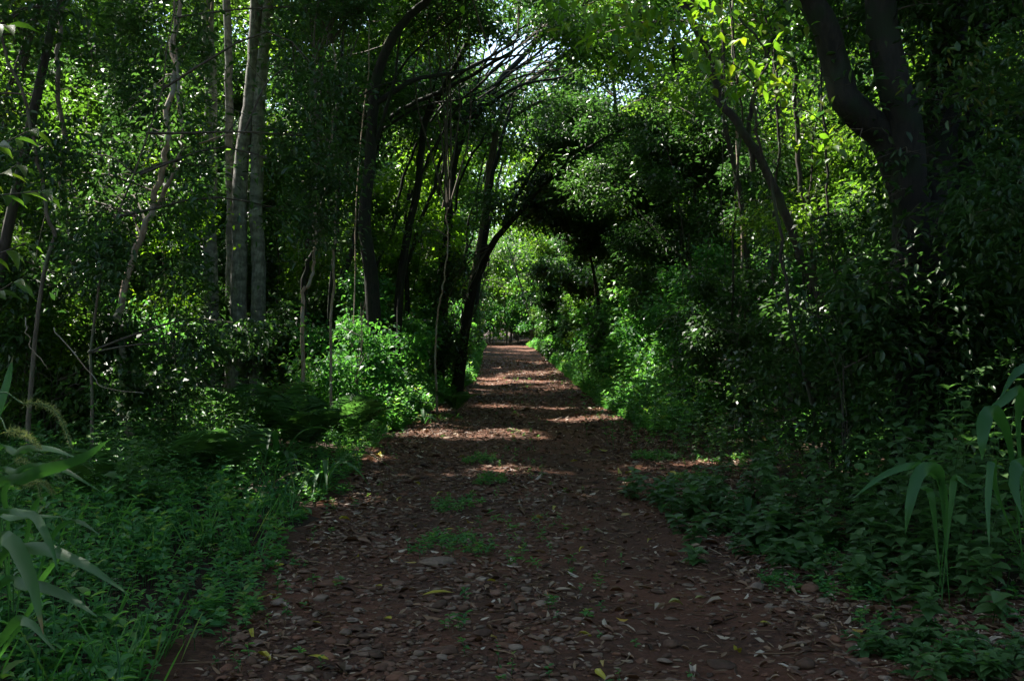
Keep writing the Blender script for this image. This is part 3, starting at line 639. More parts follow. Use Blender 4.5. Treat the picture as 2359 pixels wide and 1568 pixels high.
hand_clump((2.75, 5.5, .2), 'tall strap leaved plant hanging over at the right edge',
  [([(2330, 1050, 5.4), (2300, 960, 5.2), (2272, 955, 5.1), (2262, 1010, 5.0), (2262, 1060, 5)], .10), ([(2345, 1000, 5.4), (2350, 900, 5.3), (2300, 930, 5.2), (2240, 980, 5.1)], .07),
   ([(2300, 1150, 5.3), (2285, 1060, 5.1), (2275, 1150, 5.0), (2278, 1260, 4.9)], .05), ([(2370, 1120, 5.4), (2350, 1065, 5.2), (2335, 1110, 5.1), (2355, 1190, 5)], .09),
   ([(2400, 1000, 5.5), (2420, 860, 5.5), (2350, 850, 5.3), (2300, 920, 5.2)], .08)])
strap_clump(ground_pt(640, 0, d=11.0), 17, 1.05, .08, 'broad strap leaved clump left of the path, just left of another', g)
strap_clump(ground_pt(745, 0, d=10.2), 14, 1.0, .075, 'broad strap leaved clump drooping to the left path edge', g)
strap_clump(ground_pt(520, 0, d=9.5), 8, .5, .035, 'thin bladed grass clump amid the left herbs', g, mat=M_STRAP)
strap_clump(ground_pt(870, 0, d=19.5), 11, .7, .06, 'sunlit strap leaved clump on the left verge, left one of two', g)
strap_clump(ground_pt(975, 0, d=18.8), 14, .6, .06, 'sunlit strap leaved clump on the left verge, right one of two', g)
strap_clump(ground_pt(1720, 0, d=8.6), 6, .5, .05, 'small strap leaved clump at the right litter edge', g)
strap_clump(ground_pt(1890, 0, d=7.6), 5, .55, .055, 'strap leaved plant below the broad leaved herbs, right of the small clump', g)
strap_clump(ground_pt(1480, 0, d=22), 10, .6, .06, 'strap leaved clump on the sunlit right verge', g)
strap_clump((-3.3, 6.9, .2), 8, .7, .04, 'grass clump standing behind the herbs at the far left', g, seeds=[(.2, .5, .55), (-.4, .45, .5)])

def fern(base, n, L, label, g, face=None, mat=M_FERN):
    e = empty('fern', base, label, 'fern', 'ferns under the left hand trees')
    base = np.array(base, float)
    for q in range(n):
        a = (face if face is not None else 0) + (g.uniform(-1.2, 1.2) if face is not None else q * 6.28 / n + g.normal(0, .3))
        l_ = L * g.uniform(.7, 1.1); m = 24; t = np.linspace(0, 1, m)
        c = base + np.stack([math.cos(a) * l_ * (.3 * t + .55 * t ** 2), math.sin(a) * l_ * (.3 * t + .55 * t ** 2), l_ * (1.25 * t - .6 * t ** 2.4)], -1)
        mb = MB(); tube(mb, c, np.linspace(.004, .001, m), 4, rnd=.3)
        i = np.arange(4, m - 1); tg = nrm(c[i + 1] - c[i]); sd_ = nrm(np.cross(tg, [0, 0, 1.])); nn = np.cross(sd_, tg)
        ln = l_ * .30 * np.sin(np.pi * np.clip((t[i] - .08) / .95, 0.02, 1) ** .7) + .01
        for s_ in (-1, 1):
            leaves(mb, c[i], sd_ * s_ + tg * .35 + g.normal(0, .05, (len(i), 3)), nn, ln, l_ * .030, g, LEAF_MID, rnd=g.random() * np.ones(len(i)))
        mb.build('frond', mat, e)
fern(ground_pt(225, 0, d=8.2), 6, .62, 'sunlit fern at the left behind the seed heads', g)
fern(ground_pt(425, 0, d=9.4), 6, .85, 'tall upright fern left of the strap leaved clumps', g)
fern(ground_pt(510, 0, d=9.6), 5, .75, 'fern leaning right, beside the tall upright fern', g)
fern(ground_pt(700, 0, d=12.2), 8, 1.1, 'big dark fern behind the broad strap leaved clumps', g)
fern(ground_pt(600, 0, d=12.8), 7, 1.1, 'dark fern left of the big one under the trees', g)
fern(ground_pt(800, 0, d=14.0), 7, 1.0, 'dark fern right of the big one under the trees', g)
fern(ground_pt(1050, 0, d=21.0), 7, .7, 'bright fern on the left verge where the path narrows', g)
fern(ground_pt(330, 0, d=7.8), 4, .4, 'small fern low among the left herbs', g)

def tall_herb(base, n, spread, h0, h1, Ll, Wl, label, g, mat=M_NET, nodes=6, cat='herb', group='broad leaved herbs', name='broad_leaf_herb', shape=LEAF_NEAR, rise=.05):
    e = empty(name, base, label, cat, group)
    x = base[0] + g.normal(0, spread * .55, n); y = base[1] + g.normal(0, spread * .55, n); h = g.uniform(h0, h1, n)
    h = h * (.3 + .7 * sstep(-.7, .5, np.where(x > 0, x - xr(y) + .15 * (y - 6), xl(y) - x + .3))); n_ = 0
    mb = MB(); herbs(mb, x, y, h, nodes + 3, np.full(n, Ll), np.full(n, Wl), g, shape, rise=rise, stem=False, lean=.22, low=.08)
    mb.build('leaves', mat, e)
    z0 = gz(x, y); lx, ly = HL
    for i in range(n):
        mb = MB(); tube(mb, [[x[i], y[i], z0[i] - .03], [x[i] + lx[i] * h[i] * .5, y[i] + ly[i] * h[i] * .5, z0[i] + h[i] * .5], [x[i] + lx[i] * h[i], y[i] + ly[i] * h[i], z0[i] + h[i] * .98]], [.004, .003, .002], 4)
        mb.build('stem', M_NET, e)
nh = [(1560, 9.6, .9, 'at the left end of the dark bank'), (1650, 9.0, .95, 'behind the small strap leaved clump'), (1760, 8.8, 1.0, 'in front of the leaning mossy stem'), (1860, 8.2, .9, 'left of the middle of the dark bank'),
      (1950, 7.6, .95, 'in the middle of the dark bank'), (2050, 7.3, 1.0, 'below the tallest stalk'), (2140, 6.9, 1.3, 'with the tallest stalk, before the huge forked tree'), (2230, 6.7, 1.15, 'right of the tallest stalk'),
      (2310, 6.4, 1.0, 'at the right edge behind the tall strap leaves'), (1700, 7.9, .55, 'low at the foot of the dark bank'), (1820, 7.0, .5, 'low behind the litter on the right'), (1990, 6.5, .6, 'low and left of the bending strap leaves'),
      (2110, 6.0, .7, 'just behind the bending strap leaves'), (2200, 8.2, 1.25, 'deepest in shade under the huge forked tree'), (2000, 9.0, 1.1, 'behind the middle of the dark bank')]
for px, d, h, lab in nh:
    tall_herb(ground_pt(px, 0, d=d), 16, .55, h * .55, h, .105, .075, 'broad leaved herb ' + lab, g)
for px, d, h, lab in [(2085, 4.95, .34, 'at the foot of the bending strap leaves'), (2190, 4.75, .42, 'between the two strap leaved plants at lower right'), (2290, 4.7, .46, 'lowest of all at the right edge'),
                       (1760, 11.2, .9, 'where the litter ends under the leaning stem'), (1640, 12.4, .8, 'left of the leaning stem foot')]:
    tall_herb(ground_pt(px, 0, d=d), 12, .32, h * .5, h, .075, .045, 'broad leaved herb ' + lab, g)
for px, d, h, lab in [(1560, 14.2, 1.0, 'closest to the camera of the row'), (1530, 16.5, 1.1, 'second of the row'), (1500, 19, 1.3, 'third of the row'), (1450, 22, 1.3, 'fourth of the row'), (1420, 25.5, 1.4, 'fifth of the row'), (1385, 30, 1.4, 'farthest of the row')]:
    tall_herb(ground_pt(px, 0, d=d), 26, .75, h * .4, h, .085, .045, 'leafy tall herbs spilling to the right path edge, ' + lab, g, mat=M_COOL, rise=.3, shape=LEAF_MID)
tall_herb(ground_pt(305, 0, d=7.6), 6, .22, .35, .62, .10, .06, 'herb with few large pale leaves at the foot of the slender tree', g)
tall_herb(ground_pt(470, 0, d=8.6), 12, .4, .25, .5, .07, .045, 'sunlit small leaved herb between the ferns', g, mat=M_COOL)
tall_herb(ground_pt(740, 0, d=13.2), 12, .3, .6, 1.0, .06, .022, 'narrow leaved upright herb with a pale top, left verge', g, mat=M_COOL, rise=.7)
tall_herb(ground_pt(675, 0, d=13.6), 10, .3, .6, 1.1, .06, .02, 'narrow leaved upright herb left of the pale topped one', g, mat=M_COOL, rise=.8)

# ------------------------------------------------------------------ trees
TW = 1.0
def leaf_cloud(C, rad, n, g, Lf, flat=.55, droop=-.25, wl=.48):
    """n leaves round each cluster centre, with horizontal sprays"""
    m = len(C); i = g.integers(0, m, n)
    off = g.normal(0, 1, (n, 3)); off /= np.maximum(np.linalg.norm(off, axis=1, keepdims=True), .3)
    off *= (g.random((n, 1)) ** .5) * rad[i][:, None] * [1, 1, flat]
    # pull leaves onto thin layers
    lay = g.normal(0, .08, n); off[:, 2] = np.round(off[:, 2] / .22) * .22 + lay
    Q = C[i] + off
    D = nrm(off * [1, 1, .2] + g.normal(0, .45, (n, 3)) * rad[i][:, None]) + [0, 0, droop]
    N_ = nrm(np.stack([g.normal(0, .45, n), g.normal(0, .45, n), np.ones(n)], -1))
    L = Lf * g.uniform(.65, 1.3, n)
    return Q, D, N_, L, L * wl * g.uniform(.8, 1.2, n), i

def crown(e, C, rad, n, g, Lf, lmat, frm, shape=LEAF_FAR, twig=True, cull=True, flat=.55, droop=-.25, wl=.48, name='crown', tr=.018, minkeep=0):
    """C: cluster centres; frm: (k,3) points on the stems from which twigs run to the clusters"""
    C = np.asarray(C, float); rad = np.broadcast_to(rad, (len(C),)).astype(float)
    Q, D, N_, L, W, ci = leaf_cloud(C, rad, n, g, Lf, flat, droop, wl)
    if cull:
        k = keep_mask(Q, g); Q, D, N_, L, W, ci = Q[k], D[k], N_[k], L[k], W[k], ci[k]
    if len(Q) <= minkeep: return None
    crn = g.random(len(C)); rnd = np.clip(.55 * crn[ci] + .45 * g.random(len(Q)), 0, 1)
    mb = MB(); leaves(mb, Q, D, N_, L, W, g, shape, rnd=rnd)
    if twig and frm is not None and len(frm):
        alive = np.unique(ci)
        ok = keep_mask(C, np.random.default_rng(3)) if cull else np.ones(len(C), bool)
        for j in alive:
            if not ok[j]: continue
            c = C[j]; dd = np.linalg.norm(frm - c, axis=1) + .6 * np.maximum(frm[:, 2] - c[2], 0); s = frm[dd.argmin()]
            L_ = np.linalg.norm(c - s)
            if L_ < .05: continue
            mid = (s + c) / 2 + [0, 0, .12 * L_] + g.normal(0, .07 * L_, 3)
            ln = smooth_line([s, mid, c], 7, g, .012 * L_)
            r0 = min(tr, tr * .35 + .006 * L_)
            tube(mb, ln, np.linspace(r0, r0 * .35, 7), 4, 1)
            for _ in range(3):
                t_ = c + nrm(g.normal(0, 1, 3)) * rad[j] * [.9, .9, .5]
                b_ = ln[g.integers(3, 7)]; tube(mb, smooth_line([b_, (b_ + t_) / 2 + g.normal(0, .05, 3), t_], 4), np.linspace(r0 * .4, r0 * .15, 4), 3, 1)
    return mb.build(name, [lmat, B_TWIG], e)

def stem(mb, ctrl, r0, r1, g, n=16, sides=8, wob=.02, flare=True, bump=.04):
    ln = smooth_line(ctrl, n, g, wob)
    t = np.linspace(0, 1, n); r = r0 + (r1 - r0) * t ** .8
    if flare: r = r * (1 + .5 * np.exp(-t * n / 1.6))
    tube(mb, ln, r, sides, bump=bump, g=g)
    return ln

LEFTN = {'canopy': [0, 0], 'under': [0, 0], 'shrub': [0, 0]}
def rand_crown_centres(c, rx, ry, rz, n, g):
    v = g.normal(0, 1, (n, 3)); v = nrm(v) * (g.random((n, 1)) ** .33); return c + v * [rx, ry, rz]

def auto_tree(x, y, H, base_frac, rx, g, name, label, group, lmat, bark, r0, Lf, nleaf, lean=(0, 0), ncl=26, cat='tree', rz=None, shape=LEAF_FAR, clr=.75, multi=1):
    z0 = float(gz(x, y)); e = empty(name, (x, y, z0 - .05), label, cat, group)
    mb = MB(); frm = []
    for s_ in range(multi):
        lx, ly = lean[0] + g.normal(0, .06) * H * .5, lean[1] + g.normal(0, .05) * H * .5
        if multi > 1: lx += g.normal(0, .12) * H; ly += g.normal(0, .1) * H
        ctrl = [[x, y, z0 - .15], [x + lx * .18 + g.normal(0, .04 * H * .3), y + ly * .18, z0 + H * .33], [x + lx * .55 + g.normal(0, .05 * H * .3), y + ly * .55, z0 + H * .66], [x + lx, y + ly, z0 + H * .95]]
        ln = stem(mb, ctrl, r0 / multi ** .4, r0 * .22, g, 14, 7 if r0 > .06 else 5, .006 * H)
        frm.append(ln[int(len(ln) * base_frac * .8):])
    mb.build('trunk', bark, e)
    frm = np.concatenate(frm)
    rz = rz or H * (1 - base_frac) * .55
    cc = np.array([x + lean[0] * .8, y + lean[1] * .8, z0 + H * (1 + base_frac) / 2])
    C = rand_crown_centres(cc, rx, rx, rz, ncl, g)
    crown(e, C, g.uniform(clr * .7, clr * 1.25, ncl), nleaf, g, Lf, lmat, frm, shape, tr=.012 + r0 * .12)
    return e

def lane(x, y):
    'clear air between the clearing and the trees that stand out'
    q = CX + x / y * F
    return (455 < q < 665 and 9 < y < 22.5) or (270 < q < 420 and y < 11.5) or (1880 < q < 2300 and y < 10.5) or (1690 < q < 1960 and y < 13.5) or (930 < q < 1330 and y < 27)
def blocked(x, y, pads):
    return (y > 5 and lane(x, y)) or any((x - a) ** 2 + (y - b) ** 2 < r * r for a, b, r in pads)
HERO_PAD = [(-6.2, 22, 1.6), (3.9, 9.6, 1.8), (-4, 11.2, .8), (-1.7, 28, 1.2), (3.9, 13, .8), (-2.9, 20, 1.0), (0, 0, 3)]

# --- upper canopy trees
g = np.random.default_rng(40)
pts = []
for yy in np.arange(-4, 112, 5.2):
    for xx in np.arange(-36, 37, 5.2):
        x = xx + g.uniform(-1.7, 1.7); y = yy + g.uniform(-1.7, 1.7)
        if xl(y) - 1.8 < x < xr(y) + 1.8 and y < 80: continue
        if abs(x) > .5 * y + 7: continue
        if y < 30 and abs(x) > 16: continue
        if y > 70 and abs(x) > 22: continue
        if blocked(x, y, HERO_PAD): continue
        pts.append((x, y))
for yy in np.arange(1.5, 20, 4.2): pts += [(-5.2 + g.uniform(-.4, .4), yy + g.uniform(-1, 1)), (6.3 + g.uniform(-.4, .4), yy + 2 + g.uniform(-1, 1))]  # rows added to roof the near path against direct sun
pts += [(-9.8, 12.5), (-8.2, 9), (-7, 5.5), (-10, 16)]  # further trees out of frame, added where sun leaked through
pts = [p for p in pts if not lane(*p)]
pts.sort(key=lambda p: p[1]); cL = cR = cF = 0
for x, y in pts:
    if 0 < y < 16 and abs(x) < .5 * y + .7: x = math.copysign(.5 * y + .7, x)
    H = g.uniform(12, 17) if y > 78 else g.uniform(11, 16)
    if x < xl(y): s_ = 'left'; cL += 1; c_ = cL
    else: s_ = 'right'; cR += 1; c_ = cR
    lean_x = (2.6 if x < 0 else -2.6) * g.uniform(.2, 1) if abs(x) < 7 else g.normal(0, .6)
    if y > 80 and abs(x) < 6: H = g.uniform(8, 11)
    bf = g.uniform(.36, .5)
    if y < 21:
        H = g.uniform(14.5, 17); bf = .62
        if abs(x) < 9: lean_x = -x * g.uniform(.55, .95)  # crowns pulled in over the path to shut out direct sun
    dark = g.random() < .4
    Lf = float(np.clip(.0052 * y, .11, .28)) if y > 19 else .2
    ar = .5 * Lf * Lf * .48
    rx = g.uniform(2.7, 3.6); rx += .5 * (y < 30); nl = int((5.5 if y < 30 else 4.2 if y < 70 else 3) * rx * rx * 3.14 / ar); nl = min(nl, 34000)
    auto_tree(x, y, H, bf, rx, g, 'canopy_tree', f'tall canopy tree, {nth(c_)} on the {s_} of the path counting away from the camera', 'tall canopy trees of the forest',
              M_CAN if not dark else M_DARK, B_MID if g.random() < .2 else B_DARK, g.uniform(.07, .15) if y > 20 else g.uniform(.045, .085), Lf, nl, (lean_x, 0), 24, clr=1.15)
for (x, y, lx, lab) in [(-8.8, 12.8, 4.9, 'out of view, added to shade the near path from the left'), (-9.5, 9.4, 4.6, 'out of view, added to shade the left herbs'), (8.6, 10.5, -5.2, 'out of view, added to shade the near path from the right')]:  # unseen trees added to block sun leaking onto the near ground
    auto_tree(x, y, 16, .64, 3.5, g, 'canopy_tree', 'tall canopy tree ' + lab, 'tall canopy trees of the forest', M_CAN, B_DARK, .07, .2, 13000, (lx, 0), 34, clr=1.25)
print('canopy', len(pts))

# --- understorey trees
g = np.random.default_rng(41); pts = []
for yy in np.arange(7.5, 78, 2.7):
    for xx in np.arange(-24, 25, 2.9):
        x = xx + g.uniform(-1.1, 1.1); y = yy + g.uniform(-1.1, 1.1)
        if xl(y) - 1.3 < x < xr(y) + 1.3: continue
        if abs(x) > .5 * y + 1.5: continue
        if abs(x) > (4.5 + y * .42 if y < 40 else 13): continue
        if blocked(x, y, HERO_PAD): continue
        if y < 10 and abs(x) < 3.5: continue
        if g.random() < .12: continue
        pts.append((x, y))
pts.sort(key=lambda p: p[1]); cL = cR = 0
for x, y in pts:
    if x < xl(y): s_ = 'left'; cL += 1; c_ = cL
    else: s_ = 'right'; cR += 1; c_ = cR
    H = g.uniform(4.0, 8.5); Lf = float(np.clip(.0055 * y, .07, .18)); ar = .5 * Lf * Lf * .48
    rx = g.uniform(1.1, 1.8); nl = int(min(4.6 * rx * rx * 3.14 / ar, 16000))
    r_ = g.random(); lm = M_DARK if r_ < .55 else (M_CAN if r_ < .9 else M_YG)
    auto_tree(x, y, H, g.uniform(.18, .36), rx, g, 'understorey_tree', f'slender understorey tree, {nth(c_) if c_ < 100 else "hundred and " + nth(c_ - 100)} on the {s_} of the path counting away from the camera', 'slender understorey trees',
              lm, B_LIGHT if g.random() < .1 else (B_MID if g.random() < .3 else B_DARK), g.uniform(.016, .04), Lf, nl, (g.normal(0, .5) + (.5 if x < 0 else -.5), g.normal(0, .3)), 20, clr=.55, shape=LEAF_FAR if y > 14 else LEAF_MID, multi=1 if g.random() < .7 else 2)
print('under', len(pts))

# --- shrubs close to the path
g = np.random.default_rng(42); pts = []
for yy in np.arange(10.5, 78, 2.1):
    for s_ in (-1, 1):
        for row in (0, 1):
            y = yy + g.uniform(-.8, .8); off = (.9 + 1.5 * row) + g.uniform(-.3, .5) + (.9 if (s_ < 0 and y < 16) else 0)
            x = (xl(y) - off) if s_ < 0 else (xr(y) + off)
            if y < 13 and s_ > 0 and row == 0: continue
            if blocked(x, y, [(-6.2, 22, 1), (3.9, 9.6, 1.2), (-1.7, 28, .6)]): continue
            pts.append((x, y))
pts.sort(key=lambda p: p[1]); cL = cR = 0
for x, y in pts:
    if x < xl(y): s_ = 'left'; cL += 1; c_ = cL
    else: s_ = 'right'; cR += 1; c_ = cR
    H = g.uniform(1.2, 2.8) * (1 + .012 * y); Lf = float(np.clip(.0055 * y, .06, .16)); ar = .5 * Lf * Lf * .48
    rx = g.uniform(.6, 1.0); nl = int(min(3.2 * rx * 2 * H / ar * .8, 9000))
    lm = M_COOL if g.random() < (.6 if y < 32 else .22) else (M_CAN if g.random() < .35 else M_DARK)
    auto_tree(x, y, H, .12, rx, g, 'shrub', f'leafy shrub lining the path, {nth(c_)} on its {s_} side counting away from the camera', 'shrubs lining the path',
              lm, B_TWIG, .018, Lf, nl, (0, 0), 14, cat='shrub', rz=H * .42, clr=.38, shape=LEAF_FAR if y > 13 else LEAF_MID, multi=3)
print('shrub', len(pts))
# --- the dark thicket under the trees, which hides their feet
g = np.random.default_rng(46); pts = []
for yy in np.arange(11.5, 46, 2.7):
    for xx in np.arange(-24, 24.1, 2.5):
        x = xx + g.uniform(-.9, .9); y = yy + g.uniform(-.9, .9)
        if xl(y) - 2.6 < x < xr(y) + 2.6 or abs(x) > .5 * y + 1.5: continue
        q = CX + x / y * F
        if (455 < q < 665 and y < 16) or (270 < q < 420 and y < 12): continue
        pts.append((x, y))
pts += [(2.9, 8.9), (4.5, 8.6), (5.2, 10.2), (3.3, 10.8), (4.3, 11.0), (-5.4, 12.3), (-4.1, 12.6)]
pts.sort(key=lambda p: p[1]); cL = cR = 0
for x, y in pts:
    if x < xl(y): s_ = 'left'; cL += 1; c_ = cL
    else: s_ = 'right'; cR += 1; c_ = cR
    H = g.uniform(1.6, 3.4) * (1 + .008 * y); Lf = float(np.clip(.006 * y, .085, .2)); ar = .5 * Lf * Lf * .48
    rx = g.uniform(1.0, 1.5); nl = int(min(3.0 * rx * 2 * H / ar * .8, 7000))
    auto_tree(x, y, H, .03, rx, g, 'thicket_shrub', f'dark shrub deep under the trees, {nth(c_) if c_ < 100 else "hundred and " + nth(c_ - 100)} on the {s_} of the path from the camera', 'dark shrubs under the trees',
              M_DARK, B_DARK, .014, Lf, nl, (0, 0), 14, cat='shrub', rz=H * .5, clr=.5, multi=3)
print('thicket', len(pts))

# --- the far wood behind, one mass
g = np.random.default_rng(43); mb = MB()
n = 60000; a = g.uniform(R(-38), R(38), n); rr = g.uniform(108, 135, n)
Q = np.stack([np.sin(a) * rr, np.cos(a) * rr, 22 * g.random(n) ** .9 + gz(np.sin(a) * rr, np.cos(a) * rr)], -1)
Q[:, 2] -= 4 * nz(Q[:, 0], Q[:, 1], .25) * (Q[:, 2] > 8)
leaves(mb, Q, g.normal(0, 1, (n, 3)), nrm(g.normal(0, .5, (n, 3)) + [0, 0, 1]), .8, .45, g)
for k in range(110):
    a = g.uniform(R(-38), R(38)); r_ = g.uniform(106, 130); x = math.sin(a) * r_; y = math.cos(a) * r_
    tube(mb, [[x, y, 0], [x + g.normal(0, .5), y, 9], [x + g.normal(0, 1), y, 17]], [.3, .22, .1], 6, 1)
o = mb.build('forest', [M_CAN, B_DARK]); tag(o, 'far wood closing the view behind the last trees', 'forest', kind='stuff')

# --- unseen wood added behind and beside the camera to shade the near path
g = np.random.default_rng(44); mb = MB()
for k in range(46):
    a = g.uniform(0, 6.28); x = g.uniform(-17, 17); y = g.uniform(-26, 1)
    if abs(x) < 3: x = math.copysign(3 + g.random() * 2, x)
    if y > -3 and abs(x) < 5: x = math.copysign(6, x)
    H = g.uniform(10, 15); z0 = float(gz(x, y)); ln = smooth_line([[x, y, z0 - .1], [x + g.normal(0, .3), y, H * .5], [x - x * .12, y + g.normal(0, .4), H]], 10, g, .05)
    tube(mb, ln, np.linspace(g.uniform(.1, .22), .05, 10), 7, 1)
    C = rand_crown_centres(np.array([x * .8, y, H * .78]), 3.6, 3.6, 2.6, 22, g)
    Q, D, N_, L, W, ci = leaf_cloud(C, g.uniform(.9, 1.5, 22), 8000, g, .28)
    kk = keep_mask(Q, g); leaves(mb, Q[kk], D[kk], N_[kk], L[kk], W[kk], g)
for k in range(60):
    x = g.uniform(4, 14) * g.choice([-1, 1]); y = g.uniform(-22, 1)
    C = rand_crown_centres(np.array([x, y, 2.4]), 1.2, 1.2, 1.9, 12, g)
    Q, D, N_, L, W, ci = leaf_cloud(C, g.uniform(.5, .8, 12), 1500, g, .2); kk = (np.hypot(Q[:, 0], Q[:, 1]) > 3.4) & keep_mask(Q, g); leaves(mb, Q[kk], D[kk], N_[kk], L[kk], W[kk], g)
for k in range(70):  # side leaf masses added out of frame to screen the low sky
    s_ = g.choice([-1, 1]); y = g.uniform(-6, 34); x = s_ * (max(.5 * y + 9, 15) + g.uniform(0, 6)); h = g.uniform(3, 12)
    C = rand_crown_centres(np.array([x, y, h]), 2.6, 2.6, 2.2, 16, g)
    Q, D, N_, L, W, ci = leaf_cloud(C, g.uniform(.9, 1.5, 16), 3200, g, .32); leaves(mb, Q, D, N_, L, W, g)
    if k % 2 == 0: tube(mb, smooth_line([[x, y, 0], [x + .3, y, 6], [x, y, 13]], 6), [.16, .15, .13, .11, .09, .06], 6, 1)
o = mb.build('woods', [M_CAN, B_DARK]); tag(o, 'unseen wood added behind and beside the viewpoint to shade the near path', 'woods', kind='stuff')

# --- thicket where the path bends away
g = np.random.default_rng(45); k_ = 0
for yy, n_ in ((80.5, 8), (84, 9), (88, 9), (93, 9)):
    for i in range(n_):
        x = -9 + 18 * (i + .5) / n_ + g.normal(0, .5) - (.0 if yy > 81 else .3); y = yy + g.normal(0, .8)
        if xl(y) + .2 < x < xr(y) - .2 and y < 82: continue
        k_ += 1; H = g.uniform(3, 5.5) + (yy - 80) * .45
        auto_tree(x, y, H, .06, 1.5, g, 'thicket_bush', f'hazy light green bush closing the bend at the path end, {nth(k_)} of the thicket', 'thicket at the far bend of the path',
                  M_CAN if g.random() < .6 else M_COOL, B_TWIG, .05, .22, 3600, (0, 0), 18, cat='bush', rz=H * .48, clr=.75, multi=2)

# ------------------------------------------------------------------ trees of the photo, one by one
def hero(name, label, cat, base_px, d, stems, bark, crowns, lmat, g, Lf=.1, group=None, sides=10, wl=.48, shape=LEAF_MID):
    """stems: list of (list of (px,py,d), r0, r1[, n]); the first one is the trunk, others are limbs"""
    x0 = (base_px - CX) / F * d; z0 = float(gz(x0, d)); e = empty(name, (x0, d, z0 - .1), label, cat, group)
    frm = []
    for k, s in enumerate(stems):
        pts_ = [P(*q) for q in s[0]]
        if k == 0: pts_ = [np.array([x0, d, z0 - .2])] + pts_
        mb = MB(); ln = stem(mb, pts_, s[1], s[2], g, max(14, 5 * len(pts_)), sides, .004 * (.35 if s[1] > .1 else 1) * np.linalg.norm(pts_[-1] - pts_[0]), flare=(k == 0))
        mb.build('trunk' if k == 0 else 'limb', bark, e); frm.append(ln[len(ln) // 3:])
    if crowns:
        frm = np.concatenate(frm)
        for (cx, cy, cd, rx, ry, rz, ncl, nl) in crowns:
            C = rand_crown_centres(P(cx, cy, cd), rx, ry, rz, ncl, g)
            crown(e, C, g.uniform(.35, .7, ncl), nl, g, Lf, lmat, frm, shape, wl=wl, tr=.02)
    return e
g = np.random.default_rng(50)
# slender tree with the sunlit left side
hero('slender_tree', 'slender forked tree with its pale bark catching the sun, left side', 'tree', 318, 11.2,
     [([(308, 980, 11.2), (303, 850, 11.2), (306, 740, 11.2), (312, 650, 11.2), (345, 535, 11.2), (372, 440, 11.2), (388, 330, 11.2), (392, 250, 11.2), (405, 150, 11.3), (410, 0, 11.5), (420, -160, 11.6)], .046, .024),
      ([(362, 480, 11.2), (385, 420, 11.1), (405, 375, 11.1), (411, 300, 11.1), (408, 200, 11.1), (412, 60, 11.2), (400, -100, 11.2)], .026, .012),
      ([(400, 385, 11.1), (425, 345, 11.0), (470, 328, 10.9), (520, 312, 10.8), (560, 310, 10.8)], .016, .005)],
     B_LIGHT, [(430, 110, 11.4, 1.6, 1.2, .9, 18, 3200), (300, 430, 11.6, .9, .5, .7, 10, 1200), (480, 300, 11, .7, .6, .3, 8, 1300), (240, 480, 11.6, .5, .5, .3, 6, 900)], M_DARK, g, .085)
# pale cluster
for bx, pxs, r_, lab in [(488, [(488, 700), (490, 500), (484, 300), (480, 100), (476, -200)], .165, 'pale grey trunk at the left of the four standing together'),
                         (530, [(528, 700), (526, 500), (520, 300), (520, 100), (515, -200)], .115, 'thinner dark grey trunk second of the four standing together'),
                         (545, [(548, 700), (552, 520), (560, 380), (575, 230), (588, 60), (600, -200)], .185, 'pale mottled trunk leaning right in the group of four'),
                         (592, [(592, 700), (594, 520), (602, 380), (608, 230), (620, 60), (640, -200)], .165, 'pale grey trunk at the right of the four standing together')]:
    d_ = 22 if r_ > .12 else 23
    hero('pale_trunk_tree', lab, 'tree', bx, d_, [([(a, b, d_) for a, b in pxs], r_, r_ * .7)], B_PALE, [(bx, -190, d_, 2.2, 1.8, 1.3, 14, 4200), (bx - 20, -430, d_ - 2.5, 3.2, 3.0, 1.6, 30, 15000)], M_CAN, g, .15, 'pale trunks standing together', sides=14)
# dark leaning trunks of the centre left
hd = [(1075, 47, [(1095, 700), (1120, 560), (1160, 420), (1200, 300), (1235, 200), (1250, 120)], .08, 'far dark trunk under the gap of sky, leaning right'),
      (1065, 41, [(1075, 700), (1090, 560), (1120, 420), (1150, 250), (1180, 130), (1200, 40)], .07, 'far dark trunk under the gap of sky, nearly upright'),
      (868, 20, [(862, 640), (848, 520), (862, 340), (868, 240), (900, 120), (945, 50), (1000, -10), (1080, -120)], .15, 'thick dark trunk bending right near the top, left of the path'),
      (900, 24, [(925, 620), (958, 440), (970, 300), (1020, 200), (1075, 90), (1110, -60)], .11, 'dark trunk leaning right behind the thick bending one'),
      (1005, 28, [(1030, 560), (1042, 430), (1062, 330), (1110, 250), (1160, 180), (1240, 90), (1330, -60)], .13, 'dark trunk leaning far right over the path, before the crooked one'),
      (1045, 31, [(1095, 620), (1118, 500), (1132, 400), (1150, 290), (1195, 215), (1270, 150), (1400, 60)], .15, 'tall trunk left of the path with a sunlit flank, curving right'),
      (800, 22, [(765, 700), (800, 560), (840, 430), (880, 300), (960, 240), (1060, 190), (1180, 120)], .08, 'thin dark trunk slanting right through the darkest thicket'),
      (880, 30, [(880, 600), (930, 480), (1010, 330), (1080, 230), (1170, 130), (1290, 40)], .07, 'thin dark pole slanting right behind the leaning trunks'),
      (740, 18, [(705, 680), (735, 560), (750, 420), (790, 250), (800, 60), (815, -150)], .05, 'thin upright trunk in the darkest thicket on the left')]
gg = np.random.default_rng(51); TOP = [(960, 5, 'before'), (1005, 10, 'beside'), (1150, 25, 'behind'), (1230, 60, 'under')]
